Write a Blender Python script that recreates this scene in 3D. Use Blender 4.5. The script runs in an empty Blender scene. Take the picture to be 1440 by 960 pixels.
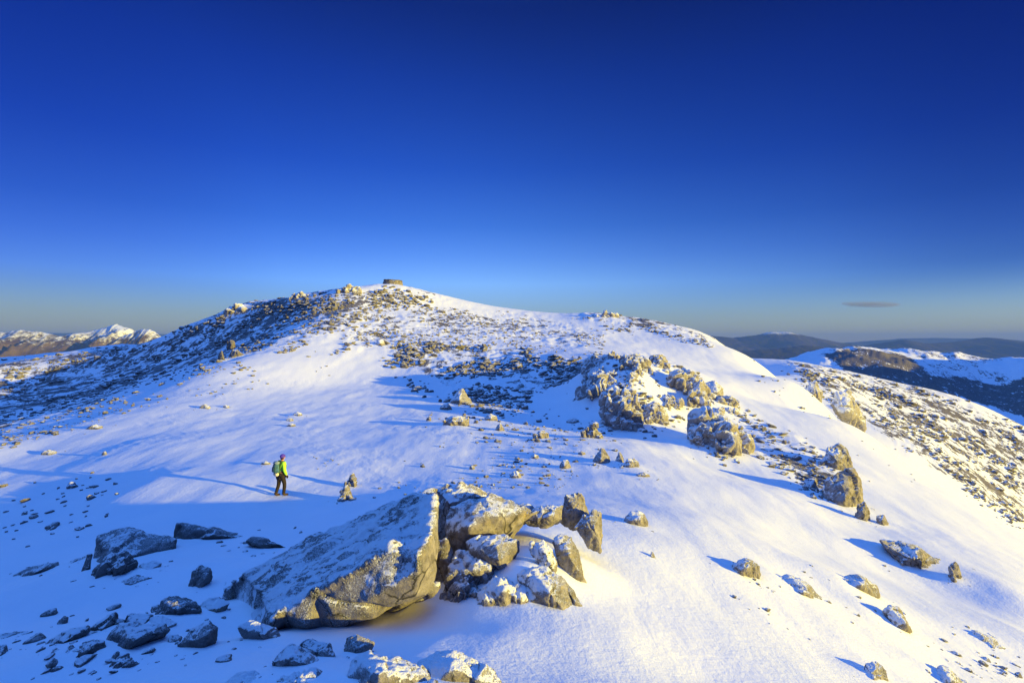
import bpy, bmesh, math, random
import numpy as np
from mathutils import Vector, Matrix
random.seed(7); rng = np.random.default_rng(7)
sc = bpy.context.scene
COL = sc.collection
R = math.radians
F, CU, HV = 720.0, 720.0, 478.0          # photograph: focal length in pixels, centre column, horizon row

# ------------------------------------------------------------------ noise
_perm = np.random.default_rng(3).permutation(256).astype(np.int64); _perm = np.concatenate([_perm, _perm, _perm])
_g3 = np.random.default_rng(5).normal(size=(256, 3)); _g3 /= np.linalg.norm(_g3, axis=1)[:, None]
def perlin(p):
    p = np.asarray(p, dtype=np.float64); i = np.floor(p).astype(np.int64); f = p - i; i &= 255
    w = f*f*f*(f*(f*6-15)+10); out = np.zeros(len(p))
    for dx in (0, 1):
        wx = w[:, 0] if dx else 1-w[:, 0]
        for dy in (0, 1):
            wy = w[:, 1] if dy else 1-w[:, 1]
            for dz in (0, 1):
                wz = w[:, 2] if dz else 1-w[:, 2]
                h = _perm[_perm[_perm[(i[:, 0]+dx) & 255]+((i[:, 1]+dy) & 255)]+((i[:, 2]+dz) & 255)]
                g = _g3[h & 255]
                out += wx*wy*wz*(g[:, 0]*(f[:, 0]-dx)+g[:, 1]*(f[:, 1]-dy)+g[:, 2]*(f[:, 2]-dz))
    return out*1.6
def fbm(p, o=4, gain=.5):
    s = 0; a = 1
    p = np.asarray(p)
    for k in range(o):
        s = s+a*perlin(p*(2.03**k)+17.3*k); a *= gain
    return s
def ridged(p, o=4, gain=.5):
    s = 0; a = 1
    p = np.asarray(p)
    for k in range(o):
        s = s+a*(1-2*np.abs(perlin(p*(2.03**k)+9.1*k))); a *= gain
    return s
def sstep(a, b, x):
    t = np.clip((x-a)/(b-a), 0, 1); return t*t*(3-2*t)

# ------------------------------------------------------------------ objects
def tag(o, label=None, cat=None, group=None, kind=None):
    if label: o['label'] = label
    if cat: o['category'] = cat
    if group: o['group'] = group
    if kind: o['kind'] = kind
    return o
def mesh_np(name, V, faces, smooth=True):
    me = bpy.data.meshes.new(name)
    V = np.asarray(V, dtype=np.float32); faces = np.asarray(faces, dtype=np.int32)
    n = faces.shape[1]
    me.vertices.add(len(V)); me.vertices.foreach_set('co', V.ravel())
    me.loops.add(faces.size); me.loops.foreach_set('vertex_index', faces.ravel())
    me.polygons.add(len(faces)); me.polygons.foreach_set('loop_start', np.arange(0, faces.size, n, dtype=np.int32))
    me.update(calc_edges=True); me.validate()
    if smooth: me.polygons.foreach_set('use_smooth', np.ones(len(me.polygons), dtype=bool))
    me.update()
    return me
def link(name, me, mat=None, parent=None):
    o = bpy.data.objects.new(name, me); COL.objects.link(o)
    if mat is not None:
        me.materials.clear(); me.materials.append(mat)
    if parent: o.parent = parent
    return o
def get_v(me):
    a = np.empty(len(me.vertices)*3, dtype=np.float32); me.vertices.foreach_get('co', a); return a.reshape(-1, 3).astype(np.float64)
def get_n(me):
    a = np.empty(len(me.vertices)*3, dtype=np.float32); me.vertex_normals.foreach_get('vector', a); return a.reshape(-1, 3).astype(np.float64)
def set_v(me, v):
    me.vertices.foreach_set('co', v.astype(np.float32).ravel()); me.update()
def pt(u, v, Y):
    return np.array([(u-CU)/F*Y, Y, -(v-HV)/F*Y])

# ------------------------------------------------------------------ node helpers
class NT:
    def __init__(s, name):
        s.m = bpy.data.materials.new(name); s.m.use_nodes = True; s.t = s.m.node_tree; s.t.nodes.clear()
        s.out = s.n('ShaderNodeOutputMaterial')
    def n(s, typ, **kw):
        x = s.t.nodes.new(typ)
        for k, v in kw.items(): setattr(x, k, v)
        return x
    def set(s, sock, val):
        if isinstance(val, bpy.types.NodeSocket): s.t.links.new(val, sock)
        else:
            if hasattr(sock.default_value, '__len__') and not hasattr(val, '__len__'): val = [val]*len(sock.default_value)
            if hasattr(val, '__len__') and len(val) == 3 and len(sock.default_value) == 4: val = (*val, 1)
            sock.default_value = val
    def math(s, op, a, b=0.0, c=None, clamp=False):
        x = s.n('ShaderNodeMath', operation=op, use_clamp=clamp); s.set(x.inputs[0], a); s.set(x.inputs[1], b)
        if c is not None: s.set(x.inputs[2], c)
        return x.outputs[0]
    def vmath(s, op, a, b):
        x = s.n('ShaderNodeVectorMath', operation=op); s.set(x.inputs[0], a); s.set(x.inputs[1], b)
        return x.outputs['Value'] if op == 'DOT_PRODUCT' else x.outputs[0]
    def mix(s, f, a, b):
        x = s.n('ShaderNodeMix', data_type='RGBA'); s.set(x.inputs[0], f); s.set(x.inputs[6], a); s.set(x.inputs[7], b); return x.outputs[2]
    def noise(s, vec, scale, detail=4, rough=.55, dist=0.0):
        x = s.n('ShaderNodeTexNoise'); s.set(x.inputs['Vector'], vec); x.inputs['Scale'].default_value = scale
        x.inputs['Detail'].default_value = detail; x.inputs['Roughness'].default_value = rough; x.inputs['Distortion'].default_value = dist
        return x.outputs['Fac']
    def voro(s, vec, scale, feature='DISTANCE_TO_EDGE'):
        x = s.n('ShaderNodeTexVoronoi', feature=feature); s.set(x.inputs['Vector'], vec); x.inputs['Scale'].default_value = scale
        return x.outputs['Distance']
    def mapr(s, v, a, b, c=0.0, d=1.0, smooth=True):
        x = s.n('ShaderNodeMapRange', interpolation_type='SMOOTHSTEP' if smooth else 'LINEAR'); s.set(x.inputs[0], v)
        for k, q in zip((1, 2, 3, 4), (a, b, c, d)): s.set(x.inputs[k], q)
        return x.outputs[0]
    def scalev(s, vec, sx, sy, sz, rz=0.0):
        x = s.n('ShaderNodeMapping'); s.set(x.inputs[0], vec); x.inputs['Scale'].default_value = (sx, sy, sz); x.inputs['Rotation'].default_value = (0, 0, rz)
        return x.outputs[0]
    def bump(s, h, strength, dist, normal=None):
        x = s.n('ShaderNodeBump'); s.set(x.inputs['Height'], h); x.inputs['Strength'].default_value = strength; x.inputs['Distance'].default_value = dist
        if normal is not None: s.set(x.inputs['Normal'], normal)
        return x.outputs[0]
    def bsdf(s, col, rough=.7, normal=None, spec=.3):
        x = s.n('ShaderNodeBsdfPrincipled'); s.set(x.inputs['Base Color'], col); s.set(x.inputs['Roughness'], rough)
        x.inputs['Specular IOR Level'].default_value = spec
        if normal is not None: s.set(x.inputs['Normal'], normal)
        s.t.links.new(x.outputs[0], s.out.inputs[0]); return x

SNOW = (0.86, 0.87, 0.88)
def rock_colour(n, pos, cr=1.3):
    big = n.noise(pos, .9, 5, .6); mid = n.noise(pos, 4.5, 6, .65); fine = n.noise(pos, 38, 4, .7)
    c = n.mix(n.mapr(mid, .32, .68), (.125, .112, .106), (.34, .305, .285))
    c = n.mix(n.mapr(big, .5, .7), c, (.225, .203, .193))
    c = n.mix(n.math('MULTIPLY', n.mapr(n.noise(pos, 1.7, 5, .7), .57, .68), .6), c, (.30, .24, .14))       # ochre lichen
    c = n.mix(n.math('MULTIPLY', n.mapr(fine, .5, .72), .5), c, (.055, .05, .045))                            # dark specks
    warp = n.n('ShaderNodeTexNoise'); n.set(warp.inputs['Vector'], pos); warp.inputs['Scale'].default_value = 1.6
    e = n.voro(n.vmath('ADD', n.scalev(pos, 1, 1, .7), n.vmath('MULTIPLY', warp.outputs['Color'], (.5, .5, .5))), cr)
    c = n.mix(n.math('MULTIPLY', n.mapr(e, .0, .03, 1, 0), n.mapr(big, .42, .58)), c, (.03, .028, .026))
    return c, mid, fine
def make_rock_mat(name, frost_bias=0.0, grain=1.0, dark=0.0, pale=0.0):
    n = NT(name); g = n.n('ShaderNodeNewGeometry'); pos = g.outputs['Position']; N = g.outputs['Normal']
    c, mid, fine = rock_colour(n, pos, 1.3*grain)
    if pale: c = n.mix(pale, c, (.46, .42, .40))
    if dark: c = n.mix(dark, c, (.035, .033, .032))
    up = n.vmath('DOT_PRODUCT', N, Vector((-.30, .10, .95)).normalized())
    big = n.noise(pos, 1.3*grain, 4, .6)
    fr = n.noise(n.scalev(pos, 1, 1, .6), 14*grain, 5, .7)
    crumb = n.noise(pos, 52*grain, 3, .75)
    s = n.math('ADD', up, n.math('MULTIPLY', n.math('SUBTRACT', fr, .5), 1.5))
    s = n.math('ADD', s, n.math('MULTIPLY', n.math('SUBTRACT', big, .5), 1.5))
    s = n.math('ADD', s, n.math('MULTIPLY', n.math('SUBTRACT', crumb, .5), .9))
    sn = n.mapr(s, .50-frost_bias, .72-frost_bias)
    dust = n.math('MULTIPLY', n.mapr(n.math('ADD', up, n.math('MULTIPLY', n.math('SUBTRACT', crumb, .5), 3.2)), .1-frost_bias, .9-frost_bias), .42)
    sn = n.math('MAXIMUM', sn, dust)
    col = n.mix(sn, c, SNOW)
    crack = n.mapr(n.voro(n.vmath('ADD', pos, n.n('ShaderNodeTexNoise').outputs['Color']), 1.1*grain), 0, .035)
    h = n.math('ADD', n.math('MULTIPLY', mid, 1.0), n.math('MULTIPLY', fine, .18))
    h = n.math('ADD', h, n.math('MULTIPLY', crack, .05))
    h = n.math('ADD', h, n.math('MULTIPLY', sn, n.math('ADD', .12, n.math('MULTIPLY', crumb, .35))))
    b = n.bump(h, .75, .09/grain)
    n.bsdf(col, .85, b, .2)
    return n.m
M_BOULDER = make_rock_mat('frosted_boulder_stone', .04, 1.0)
M_RIME = make_rock_mat('rime_coated_stone', .30, 1.0)
M_BARE = make_rock_mat('bare_stone', -.16, 1.0)
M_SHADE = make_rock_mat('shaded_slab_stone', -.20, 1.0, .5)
M_CRAG = make_rock_mat('crag_stone', .20, .5, pale=.35)
M_STONE = make_rock_mat('small_stone', -.20, .6, .35)

def make_ground_mat():
    n = NT('wind_packed_snow'); g = n.n('ShaderNodeNewGeometry'); pos = g.outputs['Position']; N = g.outputs['Normal']
    at = n.n('ShaderNodeAttribute', attribute_name='rockiness').outputs['Fac']
    c, mid, fine = rock_colour(n, n.scalev(pos, .6, .6, .6))
    n1 = n.noise(n.scalev(pos, 1, .7, 1), .55, 7, .72, .4); n2 = n.noise(pos, .12, 3, .5)
    v = n.math('ADD', n.math('MULTIPLY', n1, .8), n.math('MULTIPLY', n2, .35))
    v = n.math('ADD', n.math('SUBTRACT', v, .60), n.math('MULTIPLY', n.math('SUBTRACT', at, .62), .42))
    rk = n.mapr(v, .0, .035)
    tint = n.mix(n.mapr(n.noise(pos, .35, 4), .3, .7), (.84, .855, .87), (.88, .885, .89))
    col = n.mix(rk, tint, n.mix(.35, c, (.06, .055, .05)))
    # sastrugi run along the wind, grain everywhere
    rip = n.noise(n.scalev(pos, 3.4, .8, 2, R(-62)), 1.0, 4, .6, .5)
    grain = n.noise(pos, 9, 4, .7)
    crust = n.noise(n.scalev(pos, 1, 1, 1), 2.6, 5, .62)
    h = n.math('ADD', n.math('MULTIPLY', rip, .32), n.math('MULTIPLY', grain, .50))
    h = n.math('ADD', h, n.math('MULTIPLY', crust, .45))
    h = n.math('ADD', h, n.math('MULTIPLY', rk, n.math('ADD', .6, n.math('MULTIPLY', mid, 2.5))))
    b = n.bump(h, .55, .055)
    n.bsdf(col, .62, b, .25)
    return n.m
M_GROUND = make_ground_mat()

def plain(name, col, rough=.8, var=.25, scale=40):
    n = NT(name); tc = n.n('ShaderNodeTexCoord').outputs['Object']
    k = n.noise(tc, scale, 4, .6)
    c = n.mix(n.mapr(k, .3, .7), tuple(x*(1-var) for x in col), tuple(min(1, x*(1+var)) for x in col))
    n.bsdf(c, rough, n.bump(k, .4, .01), .2); return n.m

# ------------------------------------------------------------------ terrain : control points (column, row, depth)
CP = [
 # foot of the picture
 (-200,957,7.6),(0,957,6.6),(250,957,5.6),(430,957,5.0),(600,957,5.1),(720,957,5.4),(860,957,6.1),(1000,957,7.0),(1300,957,10),(1440,957,12),(1640,960,16),
 (-200,895,10),(0,895,8.7),(150,895,7.8),(330,905,7.1),(430,915,6.5),(600,893,6.75),(720,890,6.9),(860,890,7.5),(1000,890,8.6),(1200,890,11.0),(1440,895,14.5),(1640,905,19),
 (0,820,13.6),(100,860,10.2),(250,870,8.4),(250,835,10.8),(400,884,7.85),(350,888,8.2),(300,845,10.2),(500,876,7.85),(600,864,7.9),(650,880,7.25),(700,830,8.45),(760,850,8.05),(850,830,9.1),(1000,830,10.6),(1200,832,13.6),(1440,835,18.5),
 (100,780,15.8),(250,760,16.0),(400,770,14.4),(300,790,12.8),(600,770,10.7),(750,760,10.3),(-200,800,16),(0,760,19.5),
 (850,770,11.2),(850,740,13.4),(940,770,12.4),(1060,803,12.7),(1160,834,13.1),(1250,862,13.4),(1440,918,13.6),
 (760,720,14.6),(600,715,17.5),(690,700,19.0),
 (1000,730,17),(1120,775,17.5),(1200,800,18),(1320,835,18.2),(1640,930,17.5),
 (1000,690,24),(1100,700,25.5),(1300,760,24),(1440,795,23.5),(1640,890,22),
 # edge of the sunny slope and what it hides
 (1640,850,27),(1440,757,30),(1380,722,33),(1280,660,40),(1200,600,50),(1130,546,68),(1060,506,88),(1000,474,106),
 (1640,930,45),(1440,815,46),(1280,705,58),(1200,640,74),(1130,578,98),(1060,532,130),(1000,505,150),
 # spur beyond
 (1640,850,75),(1440,745,76),(1350,662,86),(1250,612,92),(1180,566,104),(1120,520,125),(1105,508,140),(1150,514,145),(1220,528,145),(1290,545,140),(1370,566,135),(1440,600,130),(1640,680,125),
 (1330,600,112),(1230,560,118),(1440,660,105),
 (1105,535,200),(1200,556,200),(1300,590,195),(1440,650,190),(1640,720,190),
 # back hill
 (1640,620,260),(1440,588,262),(1300,548,285),(1200,520,305),(1155,506,330),(1210,494,365),(1290,496,385),(1370,507,385),(1440,519,380),(1640,540,380),(1380,545,330),
 (1060,540,330),(1000,530,300),(1155,545,480),(1290,540,480),(1440,555,460),(1640,570,450),
 (0,513,240),(75,505,215),(150,497,175),(245,480,142),(300,458,142),(330,446,140),(360,440,140),(380,436,138),(430,427,136),(490,418,134),(550,413,135),(600,421,138),(740,447,145),(-200,545,120),
 (0,535,300),(225,525,180),(330,490,180),(430,460,180),(550,435,180),
 # bowl
 (393,697,21.9),(433,717,19.9),(600,690,22.2),(700,670,24.6),(850,690,21.3),(920,665,25.5),(200,680,23.8),(0,712,24.5),(-200,730,25),(0,680,28.5),(100,690,25.6),(100,725,21.6),(100,650,31.5),(0,648,33.5),(300,700,21.6),(300,650,28.2),
 (300,600,39),(480,600,38.8),(620,600,37.6),(780,620,32.6),(890,625,32.5),(480,540,61),(600,540,60),(700,540,58),(810,535,57),
 (100,622,36.5),(200,625,33.2),
 # broken ground under the crags
 (840,595,42),(890,612,38.5),(875,552,45.5),(872,520,50),(905,505,57),(840,515,52),(830,545,49.5),(780,566,49),(800,508,64),(950,520,57),(1000,548,53),(1005,590,45),(960,590,44),(960,620,37),(1010,655,32),(1070,610,42),(1110,640,36),(1180,700,29),(1215,735,25.5),(1290,790,20.8),(1090,570,57),(1030,525,72),
 # summit hill: sunlit side, the spine that runs down to the left, the shaded flank behind it, the skyline
 (700,497,76),(850,480,88),(600,485,80),(450,500,70),(520,480,80),(300,522,60),(380,505,66),(150,585,44.5),
 (505,440,100),(500,462,88),(440,472,80),(330,502,69),(230,545,57),(100,594,44.5),(0,625,36.5),(-200,660,30),
 (456,450,92),(456,432,104),(400,460,96),(400,442,108),(330,478,100),(330,456,114),(271,503,98),(271,483,112),(200,537,86),(200,520,100),(200,500,118),(100,568,72),(100,545,92),(100,520,116),(0,598,58),(0,575,74),(0,552,104),(0,530,145),(-200,600,50),(-200,550,80),
 (-200,530,95),(0,503,200),(75,496,180),(150,487,150),(225,474,128),(262,461,124),(300,446,124),(330,432,124),(380,424,122),(430,414,120),(490,405,119),(550,401,120),(600,409,124),(640,419,126),(740,437,130),(800,441,125),(850,441,118),(930,455,115),
 (530,430,108),(620,440,108),(760,458,106),(900,470,98),(940,490,86),(1000,500,150),
 (640,445,175),(740,462,180),(850,475,165),(930,495,160),
 (-200,640,300),(225,590,300),(550,530,300),(740,540,300),(900,545,300),
]
pts = []
for u, v, Y in CP:
    th = math.atan2(u-CU, F); rho = Y/math.cos(th); pts.append((th, math.log(rho), -(v-HV)/F*Y/rho))
for a in range(-75, 76, 15):
    th = R(a)
    k_ = .45*max(0, a)/75; pts.append((th, math.log(.7), -1.66/.7)); pts.append((th, math.log(1.4), -(1.85+.4*k_)/1.4)); pts.append((th, math.log(2.8), -(2.45+k_)/2.8)); pts.append((th, math.log(1800), -.22))
    pts.append((th, math.log(950), -.17))
for a in (-75, -63, 63, 75):
    side = -.30 if a > 0 else -.22
    for r_, z_ in ((5, -4.1), (8, -5.6), (16, -8.4 if a > 0 else -7), (35, -14 if a > 0 else -10), (75, -26 if a > 0 else -17), (150, -42 if a > 0 else -32), (350, -70), (560, -115)):
        pts.append((R(a), math.log(r_), z_/r_))
for x_, y_, z_ in ((340,244,-2.5),(362,288,-10),(318,200,-1),(385,330,-8),(296,155,-14),(420,240,-40),(300,262,-30)):  # unseen ridge added off to the right, to throw shade on the back hill
    pts.append((math.atan2(x_, y_), math.log(math.hypot(x_, y_)), z_/math.hypot(x_, y_)))
P = np.array(pts)
def tps(d2): return -np.sqrt(d2+.05**2)
def rbf_fit(P, lam=1e-4):
    X = P[:, :2]; n = len(X); d2 = ((X[:, None]-X[None])**2).sum(-1)
    A = np.zeros((n+3, n+3)); A[:n, :n] = tps(d2)+lam*np.eye(n); A[:n, n] = 1; A[:n, n+1:] = X; A[n, :n] = 1; A[n+1:, :n] = X.T
    return np.linalg.solve(A, np.concatenate([P[:, 2], [0, 0, 0]]))
W = rbf_fit(P)
def rbf(th, lr):
    out = np.empty(len(th)); n = len(P)
    for i in range(0, len(th), 20000):
        a, b = th[i:i+20000], lr[i:i+20000]
        d2 = (a[:, None]-P[None, :, 0])**2+(b[:, None]-P[None, :, 1])**2
        out[i:i+20000] = tps(d2)@W[:n]+W[n]+W[n+1]*a+W[n+2]*b
    return out
TH = np.concatenate([np.radians(np.arange(-180, -54, 3)), np.radians(np.linspace(-52, 52, 940)), np.radians(np.arange(54, 180, 3))])
LR = np.linspace(math.log(.7), math.log(780), 900)
nt, nr = len(TH), len(LR)
# spline surface on a coarse lattice, then bicubic-like refinement by dense linear sampling of a fine lattice
thc = np.radians(np.linspace(-72, 72, 260)); lrc = np.linspace(LR[0], LR[-1], 330)
G = rbf(np.repeat(thc, len(lrc)), np.tile(lrc, len(thc))).reshape(len(thc), len(lrc))
def lattice(th, lr):
    a = np.clip((th-thc[0])/(thc[1]-thc[0]), 0, len(thc)-1.001); b = np.clip((lr-lrc[0])/(lrc[1]-lrc[0]), 0, len(lrc)-1.001)
    i = a.astype(int); j = b.astype(int); f = a-i; g = b-j
    def cub(p0, p1, p2, p3, t): return p1+.5*t*(p2-p0+t*(2*p0-5*p1+4*p2-p3+t*(3*(p1-p2)+p3-p0)))
    rows = []
    for k in (-1, 0, 1, 2):
        ii = np.clip(i+k, 0, len(thc)-1)
        q = [G[ii, np.clip(j+m, 0, len(lrc)-1)] for m in (-1, 0, 1, 2)]
        rows.append(cub(*q, g))
    return cub(*rows, f)
TT, LL = np.meshgrid(TH, LR, indexing='ij'); RR = np.exp(LL)
side = lattice(np.clip(TT, R(-70), R(70)).ravel(), LL.ravel()).reshape(TT.shape)
behind = np.where(RR < 2.8, -1.66/RR-.14, -1.66/RR-.34*(1-np.exp(-RR/7)))
wb = sstep(R(55), R(80), np.abs(TT))
E = side*(1-wb)+behind*wb
X = RR*np.sin(TT); Y_ = RR*np.cos(TT); Z = E*RR
# rockiness painted on the land as soft-edged patches
U = np.where(Y_ > .2, CU+F*X/np.maximum(Y_, .2), -9999); V = HV-F*Z/np.maximum(Y_, .2)
def inpoly(u, v, poly, soft=14):
    inside = np.zeros(u.shape, bool); d = np.full(u.shape, 1e9)
    for (x1, y1), (x2, y2) in zip(poly, poly[1:]+poly[:1]):
        c = ((y1 > v) != (y2 > v)) & (u < (x2-x1)*(v-y1)/((y2-y1) if y2 != y1 else 1e-9)+x1); inside ^= c
        t = np.clip(((u-x1)*(x2-x1)+(v-y1)*(y2-y1))/max((x2-x1)**2+(y2-y1)**2, 1e-9), 0, 1)
        d = np.minimum(d, np.hypot(u-x1-t*(x2-x1), (v-y1-t*(y2-y1))*1.6))
    return sstep(-soft, soft, np.where(inside, d, -d))
ROCKY = [
 ([(-80,530),(0,505),(230,474),(330,425),(430,405),(520,402),(560,418),(500,440),(480,470),(400,485),(330,505),(200,545),(90,585),(0,610),(-80,630)], .72, 18, (40, 140)),
 ([(230,470),(330,425),(440,405),(520,405),(470,440),(380,455),(330,480),(250,490)], .25, 14, (60, 140)),
 ([(520,395),(600,400),(640,425),(560,432),(500,428)], .45, 8, (80, 140)),
 ([(520,478),(640,476),(780,496),(820,520),(760,560),(640,560),(580,520)], .60, 14, (40, 110)),
 ([(480,440),(740,440),(860,470),(820,490),(600,470),(480,500)], .60, 12, (60, 140)),
 ([(820,432),(900,440),(1010,475),(1000,488),(900,462),(820,452)], .62, 6, (60, 140)),
 ([(830,500),(920,495),(1000,540),(1050,600),(1010,640),(940,590),(860,560)], .46, 10, (28, 90)),
 ([(1040,580),(1110,605),(1170,650),(1200,700),(1140,690),(1060,640)], .56, 10, (20, 70)),
 ([(1090,500),(1200,520),(1300,542),(1460,600),(1460,760),(1340,680),(1240,610),(1160,560)], .68, 14, (84, 200)),
 ([(1120,500),(1200,485),(1260,490),(1300,520),(1320,548),(1460,600),(1460,530),(1380,520),(1460,505),(1300,490),(1200,480)], .60, 10, (230, 600)),
 ([(1150,500),(1200,492),(1270,500),(1310,530),(1400,540),(1460,530),(1460,600),(1300,555),(1200,530)], .95, 8, (230, 600)),  # dense rock whose dark colour also stands in for the back hill's shaded face
]
rock = np.zeros_like(X)
for poly, val, soft, (ra, rb) in ROCKY:
    m = np.zeros_like(X); sel = (RR > ra*.9) & (RR < rb*1.6) & (np.abs(TT) < R(56))
    m[sel] = inpoly(U[sel], V[sel], poly, soft); rock = np.maximum(rock, m*val)
rock[(RR > 240)] = np.maximum(rock[(RR > 240)], .35)
# relief
p3 = np.stack([X.ravel(), Y_.ravel(), np.zeros(X.size)], 1)
near = np.clip(RR/12, .15, 1).ravel()
und = fbm(p3/7.0, 3)*.085*near + fbm(p3*np.array([.9, .35, 1])@np.array([[.5, -.86, 0], [.86, .5, 0], [0, 0, 1]])/1.5, 3)*.036*np.clip(RR.ravel()/6, .3, 1)
q3 = p3@np.array([[.53, -.85, 0], [.85, .53, 0], [0, 0, 1]])*np.array([1/.75, 1/2.6, 1])
sas = np.maximum(0, ridged(q3, 3, .5)-.35)*.030*sstep(-.1, .5, perlin(p3/5.5+31))*(RR.ravel() < 70)
und = und+sas
rug = rock.ravel()*((ridged(p3/3.2+5, 4)-.5)*.26+fbm(p3/11, 3)*.3)*np.clip(RR.ravel()/60, .3, 1)
far = sstep(250, 330, RR.ravel())*((ridged(p3/45, 5)-.45)*3.0)*sstep(R(8), R(22), TT.ravel())
Z = Z+(und+rug+far).reshape(Z.shape)
Z_FINAL = Z
PROF = Z/RR
def hit(u, v, rmin=3.0):
    """first point of the land seen through a photo pixel"""
    th = math.atan2(u-CU, F); t = -(v-HV)/F*math.cos(th)
    f = np.interp(th, TH, np.arange(nt)); i = int(f); w = f-i
    prof = PROF[i]*(1-w)+PROF[min(i+1, nt-1)]*w
    ok = np.where((prof >= t) & (RR[0] > rmin))[0]
    if len(ok) == 0: return None
    j = ok[0]
    if j > 0 and prof[j] > prof[j-1]:
        s = (t-prof[j-1])/(prof[j]-prof[j-1]); s = min(max(s, 0), 1); lr = LR[j-1]+s*(LR[j]-LR[j-1])
    else: lr = LR[j]
    r = math.exp(lr); return np.array([r*math.sin(th), r*math.cos(th), t*r])
def ground_z(x, y):
    th = math.atan2(x, y); lr = math.log(max(math.hypot(x, y), .8))
    f = np.interp(th, TH, np.arange(nt)); g = np.interp(lr, LR, np.arange(nr)); i, j = int(f), int(g); i2 = min(i+1, nt-1); j2 = min(j+1, nr-1); w, k = f-i, g-j
    return (Z[i, j]*(1-w)+Z[i2, j]*w)*(1-k)+(Z[i, j2]*(1-w)+Z[i2, j2]*w)*k

# ------------------------------------------------------------------ rocks
DRIFTS = []
def hull_bm(points):
    bm = bmesh.new()
    for p in points: bm.verts.new(p)
    r = bmesh.ops.convex_hull(bm, input=bm.verts)
    bmesh.ops.delete(bm, geom=list({g for g in r['geom_interior']+r['geom_unused'] if isinstance(g, bmesh.types.BMVert)}), context='VERTS')
    bmesh.ops.recalc_face_normals(bm, faces=bm.faces)
    return bm
def remesh(bms, voxel, smooth=2):
    me = bpy.data.meshes.new('tmp')
    if isinstance(bms, list):
        b = bmesh.new()
        for x in bms:
            t = bpy.data.meshes.new('t'); x.to_mesh(t); x.free(); b.from_mesh(t); bpy.data.meshes.remove(t)
        bms = b
    bms.to_mesh(me); bms.free()
    o = bpy.data.objects.new('tmp', me); COL.objects.link(o)
    m = o.modifiers.new('r', 'REMESH'); m.mode = 'VOXEL'; m.voxel_size = voxel
    if smooth:
        s = o.modifiers.new('s', 'SMOOTH'); s.factor = .5; s.iterations = smooth
    dg = bpy.context.evaluated_depsgraph_get(); dg.update()
    out = bpy.data.meshes.new_from_object(o.evaluated_get(dg))
    bpy.data.objects.remove(o); bpy.data.meshes.remove(me)
    return out
def cells(q, k, seed, stretch=(1, 1, 1), tilt=.5):
    """broken facets: every cell of a Voronoi split of the rock gets its own step and tilt, with a crack along its border"""
    r_ = np.random.default_rng(seed); st = np.array(stretch); lo, hi = q.min(0), q.max(0)
    c = lo+(hi-lo)*r_.random((k, 3)); d = (((q[:, None]-c[None])*st)**2).sum(-1)
    o = np.argpartition(d, 1, axis=1)[:, :2]; d0 = np.take_along_axis(d, o, 1); sw = d0[:, 0] > d0[:, 1]
    i = np.where(sw, o[:, 1], o[:, 0]); d0.sort(1); edge = np.sqrt(d0[:, 1])-np.sqrt(d0[:, 0])
    off = r_.normal(size=k)*.5; t = r_.normal(size=(k, 3))*tilt
    return off[i]+(t[i]*(q-c[i])).sum(1)*4, edge
def roughen(me, size, amp=1.0, crag=0.0, strat=0.0, seed=1):
    v = get_v(me); n = get_n(me); q = v/size
    q = q-q.mean(0)
    wq = q+np.stack([perlin(q*3+4), perlin(q*3+40), perlin(q*3+80)], 1)*.07
    f, e = cells(wq, int(9+26*min(crag, 1.4)), seed, (1.25, 1.25, .7), .45)
    base = np.clip(f, -1.4, 1.4)*(.022+.03*crag)-np.exp(-(e/.022)**2)*(.012+.02*crag)
    f2, e2 = cells(wq, int(40+70*min(crag, 1.4)), seed+5, (1.2, 1.2, .8), .4)
    base = base+np.clip(f2, -1.4, 1.4)*(.007+.010*crag)-np.exp(-(e2/.012)**2)*.006*(1+crag)
    v = v+n*(base*size*amp)[:, None]
    d = fbm(q*3.2+3, 4, .5)*.022+fbm(q*11+8, 3, .6)*.010
    d = d+crag*(np.clip(ridged(q*np.array([3.0, 3.0, 1.6])+2, 4, .55)-.6, -1.2, .6)*.075)
    if strat: d = d+strat*.03*np.abs(perlin(np.stack([q[:, 0]*1.5, q[:, 1]*1.5, q[:, 2]*9+q[:, 0]*2], 1)))
    set_v(me, v+n*(d*size*amp)[:, None])
    me.polygons.foreach_set('use_smooth', np.ones(len(me.polygons), bool)); me.update()
def origin_to(me, c):
    v = get_v(me); set_v(me, v-np.asarray(c)[None])
PK = .72       # the pile stands this much nearer than first read
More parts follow.
